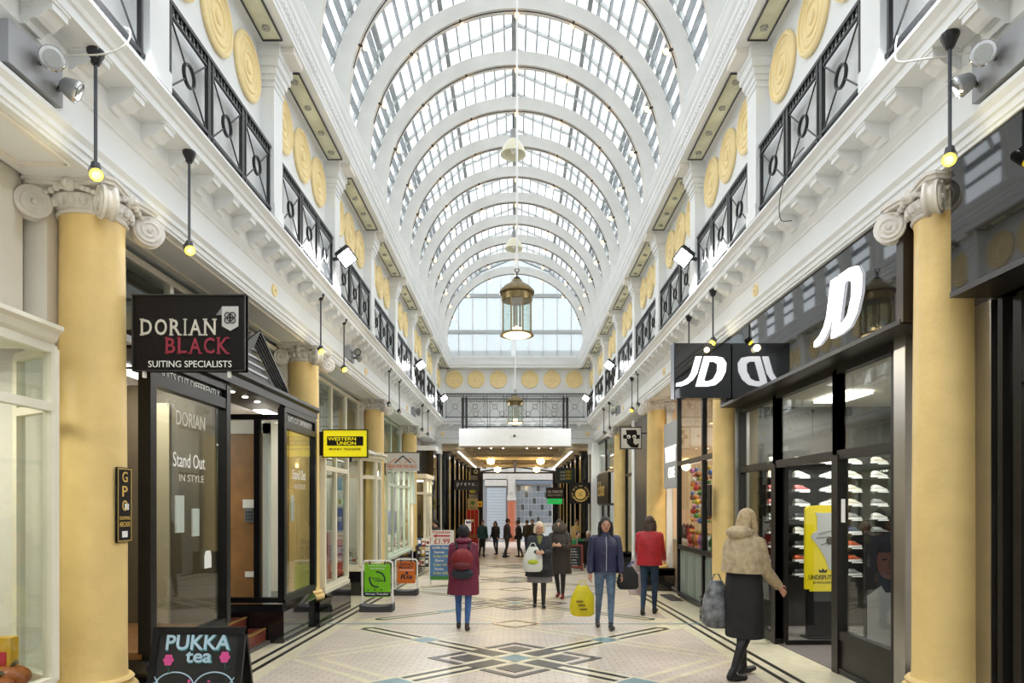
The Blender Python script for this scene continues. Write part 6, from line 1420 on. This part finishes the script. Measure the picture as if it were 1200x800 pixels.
p2 = person('older woman with short pale hair and glasses in a dark coat', 632, 13.0, 1.62, 180, dict(top=mat('coat_under', (.016, .022, .032), .7), leg=cmat(44, 40, 38), shoe=cmat(24, 24, 24)), dict(ls=.10, rs=-.10, la=.35, ra=.35, le=1.25, re=1.25, inl=.7, inr=.7), .010, cmat(214, 200, 176), .03, ex)
def mk(o): MB().ball((0, .0, -.34), .15, 14, (.95, .8, .55)).local('lime_contents', cmat(176, 190, 50), o, True)
bagthing('white carrier bag with lime contents held by the older woman', None, p2, (.13, .26, 1.24), .36, .20, .46, cmat(214, 218, 212), mk)
# 3 woman in navy quilted jacket
def ex(t, V, hands, hc, k):
    coat(t, V, [(.88, .21, .155, 0), (.98, .20, .15, 0), (1.1, .185, .14, .01), (1.25, .205, .15, .02), (1.36, .205, .125, .01), (1.44, .12, .09, .01), (1.50, .085, .08, .02)], navyj)
    sleeves(t, hands, k, navyj)
    B_ = MB().box(-.006, .006, 0, .006, 0, .5); MB().tube([V(0, .15, .9), V(0, .155, 1.1), V(0, .175, 1.28), V(0, .12, 1.42)], .006 * k, 6).local('zip', cmat(170, 170, 180), t)
    for z in (.95, 1.03, 1.11, 1.19, 1.27): pass
p3 = person('woman with long dark hair in navy quilted jacket and jeans', 709, 10.5, 1.70, 180, dict(top=navyj, leg=denim2, shoe=cmat(52, 50, 54), skin=cmat(190, 140, 116)), dict(ls=.14, rs=-.16, le=.28, re=.28, lo=.14, ro=.14), .010, cmat(26, 20, 20), .26, ex)
def mk(o):
    for i in range(3): MB().box(-.10 + .03 * i, .0 + .03 * i, -.112, -.10, -.30 - .06 * i, -.275 - .06 * i).local('print', cmat(120, 100, 10), o)
bagthing('bright yellow carrier bag swinging from the navy jacket woman', None, p3, (.36, .12, .74), .36, .20, .46, mat('yellow_bag', (.72, .60, .01), .45, var=.15), mk)
bagthing('black handbag on the arm of the navy jacket woman', None, p3, (-.34, .08, 1.02), .32, .16, .34, blackc, None, 'bag', 'handbag')
# 4 person in red jacket
def ex(t, V, hands, hc, k):
    coat(t, V, [(.86, .23, .16, 0), (1.0, .215, .155, 0), (1.15, .21, .15, .01), (1.3, .225, .155, .01), (1.38, .20, .12, .01), (1.46, .11, .09, .01)], redj)
    sleeves(t, hands, k, redj)
p4 = person('person in red jacket and dark jeans walking beside a yellow column', 761, 12.2, 1.72, -20, dict(top=redj, leg=darkden, shoe=cmat(26, 24, 24)), dict(ls=-.12, rs=.12, la=.2, ra=.2, le=.7, re=.7), .010, cmat(66, 48, 38), .22, ex)
def mk(o):
    for i in range(12): MB().ball((random.uniform(-.09, .09), random.choice((-.085, .085)), -.12 - .05 * i * .8), .03, 8, (1.2, .4, .8)).local('floral_patch', cmat(*random.choice([(200, 70, 80), (90, 110, 160), (235, 235, 235)])), o, True)
bagthing('floral white and red bag carried at the red jacket side', None, p4, (-.30, .20, 1.02), .24, .18, .66, cmat(206, 190, 192), mk)
# 5 near walker in beige, turned towards the sports shop
def ex(t, V, hands, hc, k):
    coat(t, V, [(1.08, .26, .20, 0), (1.18, .25, .195, .0), (1.3, .25, .18, .0), (1.38, .23, .15, .0), (1.46, .15, .12, .0), (1.52, .11, .11, -.01)], beige, 'jacket'); coat(t, V, [(.42, .21, .17, 0), (.6, .215, .17, 0), (.85, .215, .165, 0), (1.0, .20, .155, 0), (1.15, .2, .15, .01)], blackc, 'long_skirt')
    sleeves(t, hands, k, beige)
    h = MB(); h.ball(V(0, -.06, 1.48), .13 * k, 14, (1.2, .95, .6)); h.local('hood', beige, t, True)
p5 = person('near walker with fair hair in beige jacket and long black skirt', 872, 7.25, 1.76, -62, dict(top=beige, leg=cmat(24, 22, 24), shoe=cmat(20, 18, 20), skin=cmat(206, 150, 130)), dict(ls=.14, rs=-.12, la=.35, ra=.2, le=.95, re=.6), .009, mat('fair_hair', (.50, .38, .22), .6, var=.3, vscale=30), .2, ex)
bagthing('grey patterned shoulder bag at the hip of the beige jacket walker', None, p5, (-.30, -.10, 1.06), .30, .36, .50, mat('grey_pattern_bag', (.20, .21, .22), .7, var=.7, vscale=12), None, 'bag', 'shoulder_bag')
# 6 companion behind the older woman
def ex(t, V, hands, hc, k):
    dk = cmat(52, 46, 44); coat(t, V, [(.55, .26, .18, 0), (.8, .25, .18, 0), (1.1, .24, .17, .01), (1.32, .23, .15, .02), (1.42, .14, .10, .02)], dk); MB().ball(hc + V(0, -.03, -.06), .17 * k, 14, (1.05, .9, .85)).local('fur_hood', mat('grey_brown_fur', (.12, .10, .085), .95, var=.5, vscale=40, bump=.6, bscale=60), t, True)
    sleeves(t, hands, k, dk)
person('companion in dark coat with fur hood behind the older woman', 656, 14.6, 1.66, 165, dict(top=cmat(52, 46, 44), leg=cmat(40, 36, 36), shoe=cmat(120, 30, 34)), dict(la=.3, ra=.3, le=1.5, re=1.5, inl=.6, inr=.6), .014, cmat(60, 46, 38), 0, ex)
# far group
def jacket(c, zb_=.84):
    def ex(t, V, hands, hc, k): sleeves(t, hands, k, c, .066); coat(t, V, [(zb_, .22, .16, 0), (1.05, .205, .15, 0), (1.28, .22, .15, .01), (1.38, .20, .12, .01), (1.45, .11, .09, .01)], c)
    return ex
far = [(565, 31.0, 1.68, 200, (30, 66, 64), (28, 28, 32), (50, 38, 32), 'person in dark green jacket standing beside the passage pier'),
       (581, 33.5, 1.62, 150, (34, 32, 34), (40, 48, 66), (26, 22, 22), 'dark haired person in black outside the shuttered frontage'),
       (594, 31.0, 1.74, -70, (62, 64, 66), (64, 62, 62), (70, 60, 52), 'person in grey jacket left in the chatting pair'),
       (608, 31.2, 1.66, 80, (30, 28, 30), (60, 56, 54), (34, 28, 26), 'person in black coat right in the chatting pair'),
       (618, 34.5, 1.68, 30, (46, 42, 38), (46, 58, 86), (48, 40, 34), 'person in brown black coat by paned street window'),
       (624, 35.5, 1.72, 170, (48, 54, 66), (40, 44, 56), (52, 40, 32), 'person in slate jacket by paned street window'),
       (512, 24.6, 1.66, 100, (30, 30, 34), (30, 30, 34), (28, 26, 28), 'person in black cap behind the price board')]
for px, y, h_, fc, c1, c2, c3, lab in far:
    person(lab, px, y, h_, fc, dict(top=cmat(*c1), leg=cmat(*c2)), dict(ls=.04, rs=-.04, le=.6, re=.6), .02, cmat(*c3), .06 if '581' in str(px) else 0, jacket(cmat(*c1)))
def seated(lab, px, y, zseat, fc, c1, c2, hr):
    # seated figure: thighs forward, shins down
    t = person(lab, px, y, 1.68, fc, dict(top=cmat(*c1), leg=cmat(*c2)), dict(ls=1.45, rs=1.45, knl=.72, knr=.72, le=.9, re=.9, la=.3, ra=.3), .016, cmat(*hr), 0, jacket(cmat(*c1), .92))
    t.location.z -= .42
    ch = thing('cafe_chair', 'dark cafe chair under the %s' % ('grey haired man' if 'grey' in lab else 'person in green top'), 'chair', (t.location.x, y, fz(y)), rz=math.radians(fc), group='cafe chairs')
    MB().box(-.2, .2, -.18, .22, .36, .40).local('seat', iron, ch); MB().box(-.2, .2, -.25, -.22, .48, .82).local('backrest', iron, ch)
    for sx in (-.18, .18):
        for sy in (-.2, .2): MB().bar((sx, sy, 0), (sx, sy - (.03 if sy < 0 else 0), .37 if sy > 0 else .8), .025).local('leg', iron, ch)
seated('grey haired man in black jacket seated behind the cafe barrier', 690, 25.7, .4, 150, (34, 36, 42), (40, 40, 48), (190, 184, 178))
seated('person in green top seated behind the chalkboard menu', 677, 24.5, .4, 200, (30, 120, 66), (50, 50, 60), (60, 40, 34))
person('person in pale yellow shirt standing by the lit cafe doorway', 676, 29.5, 1.7, 190, dict(top=cmat(222, 190, 120), leg=cmat(40, 40, 44)), dict(le=.8, re=.8), .02, cmat(90, 60, 40), 0, jacket(cmat(222, 190, 120)))
bpy.data.scenes.remove(LAB)
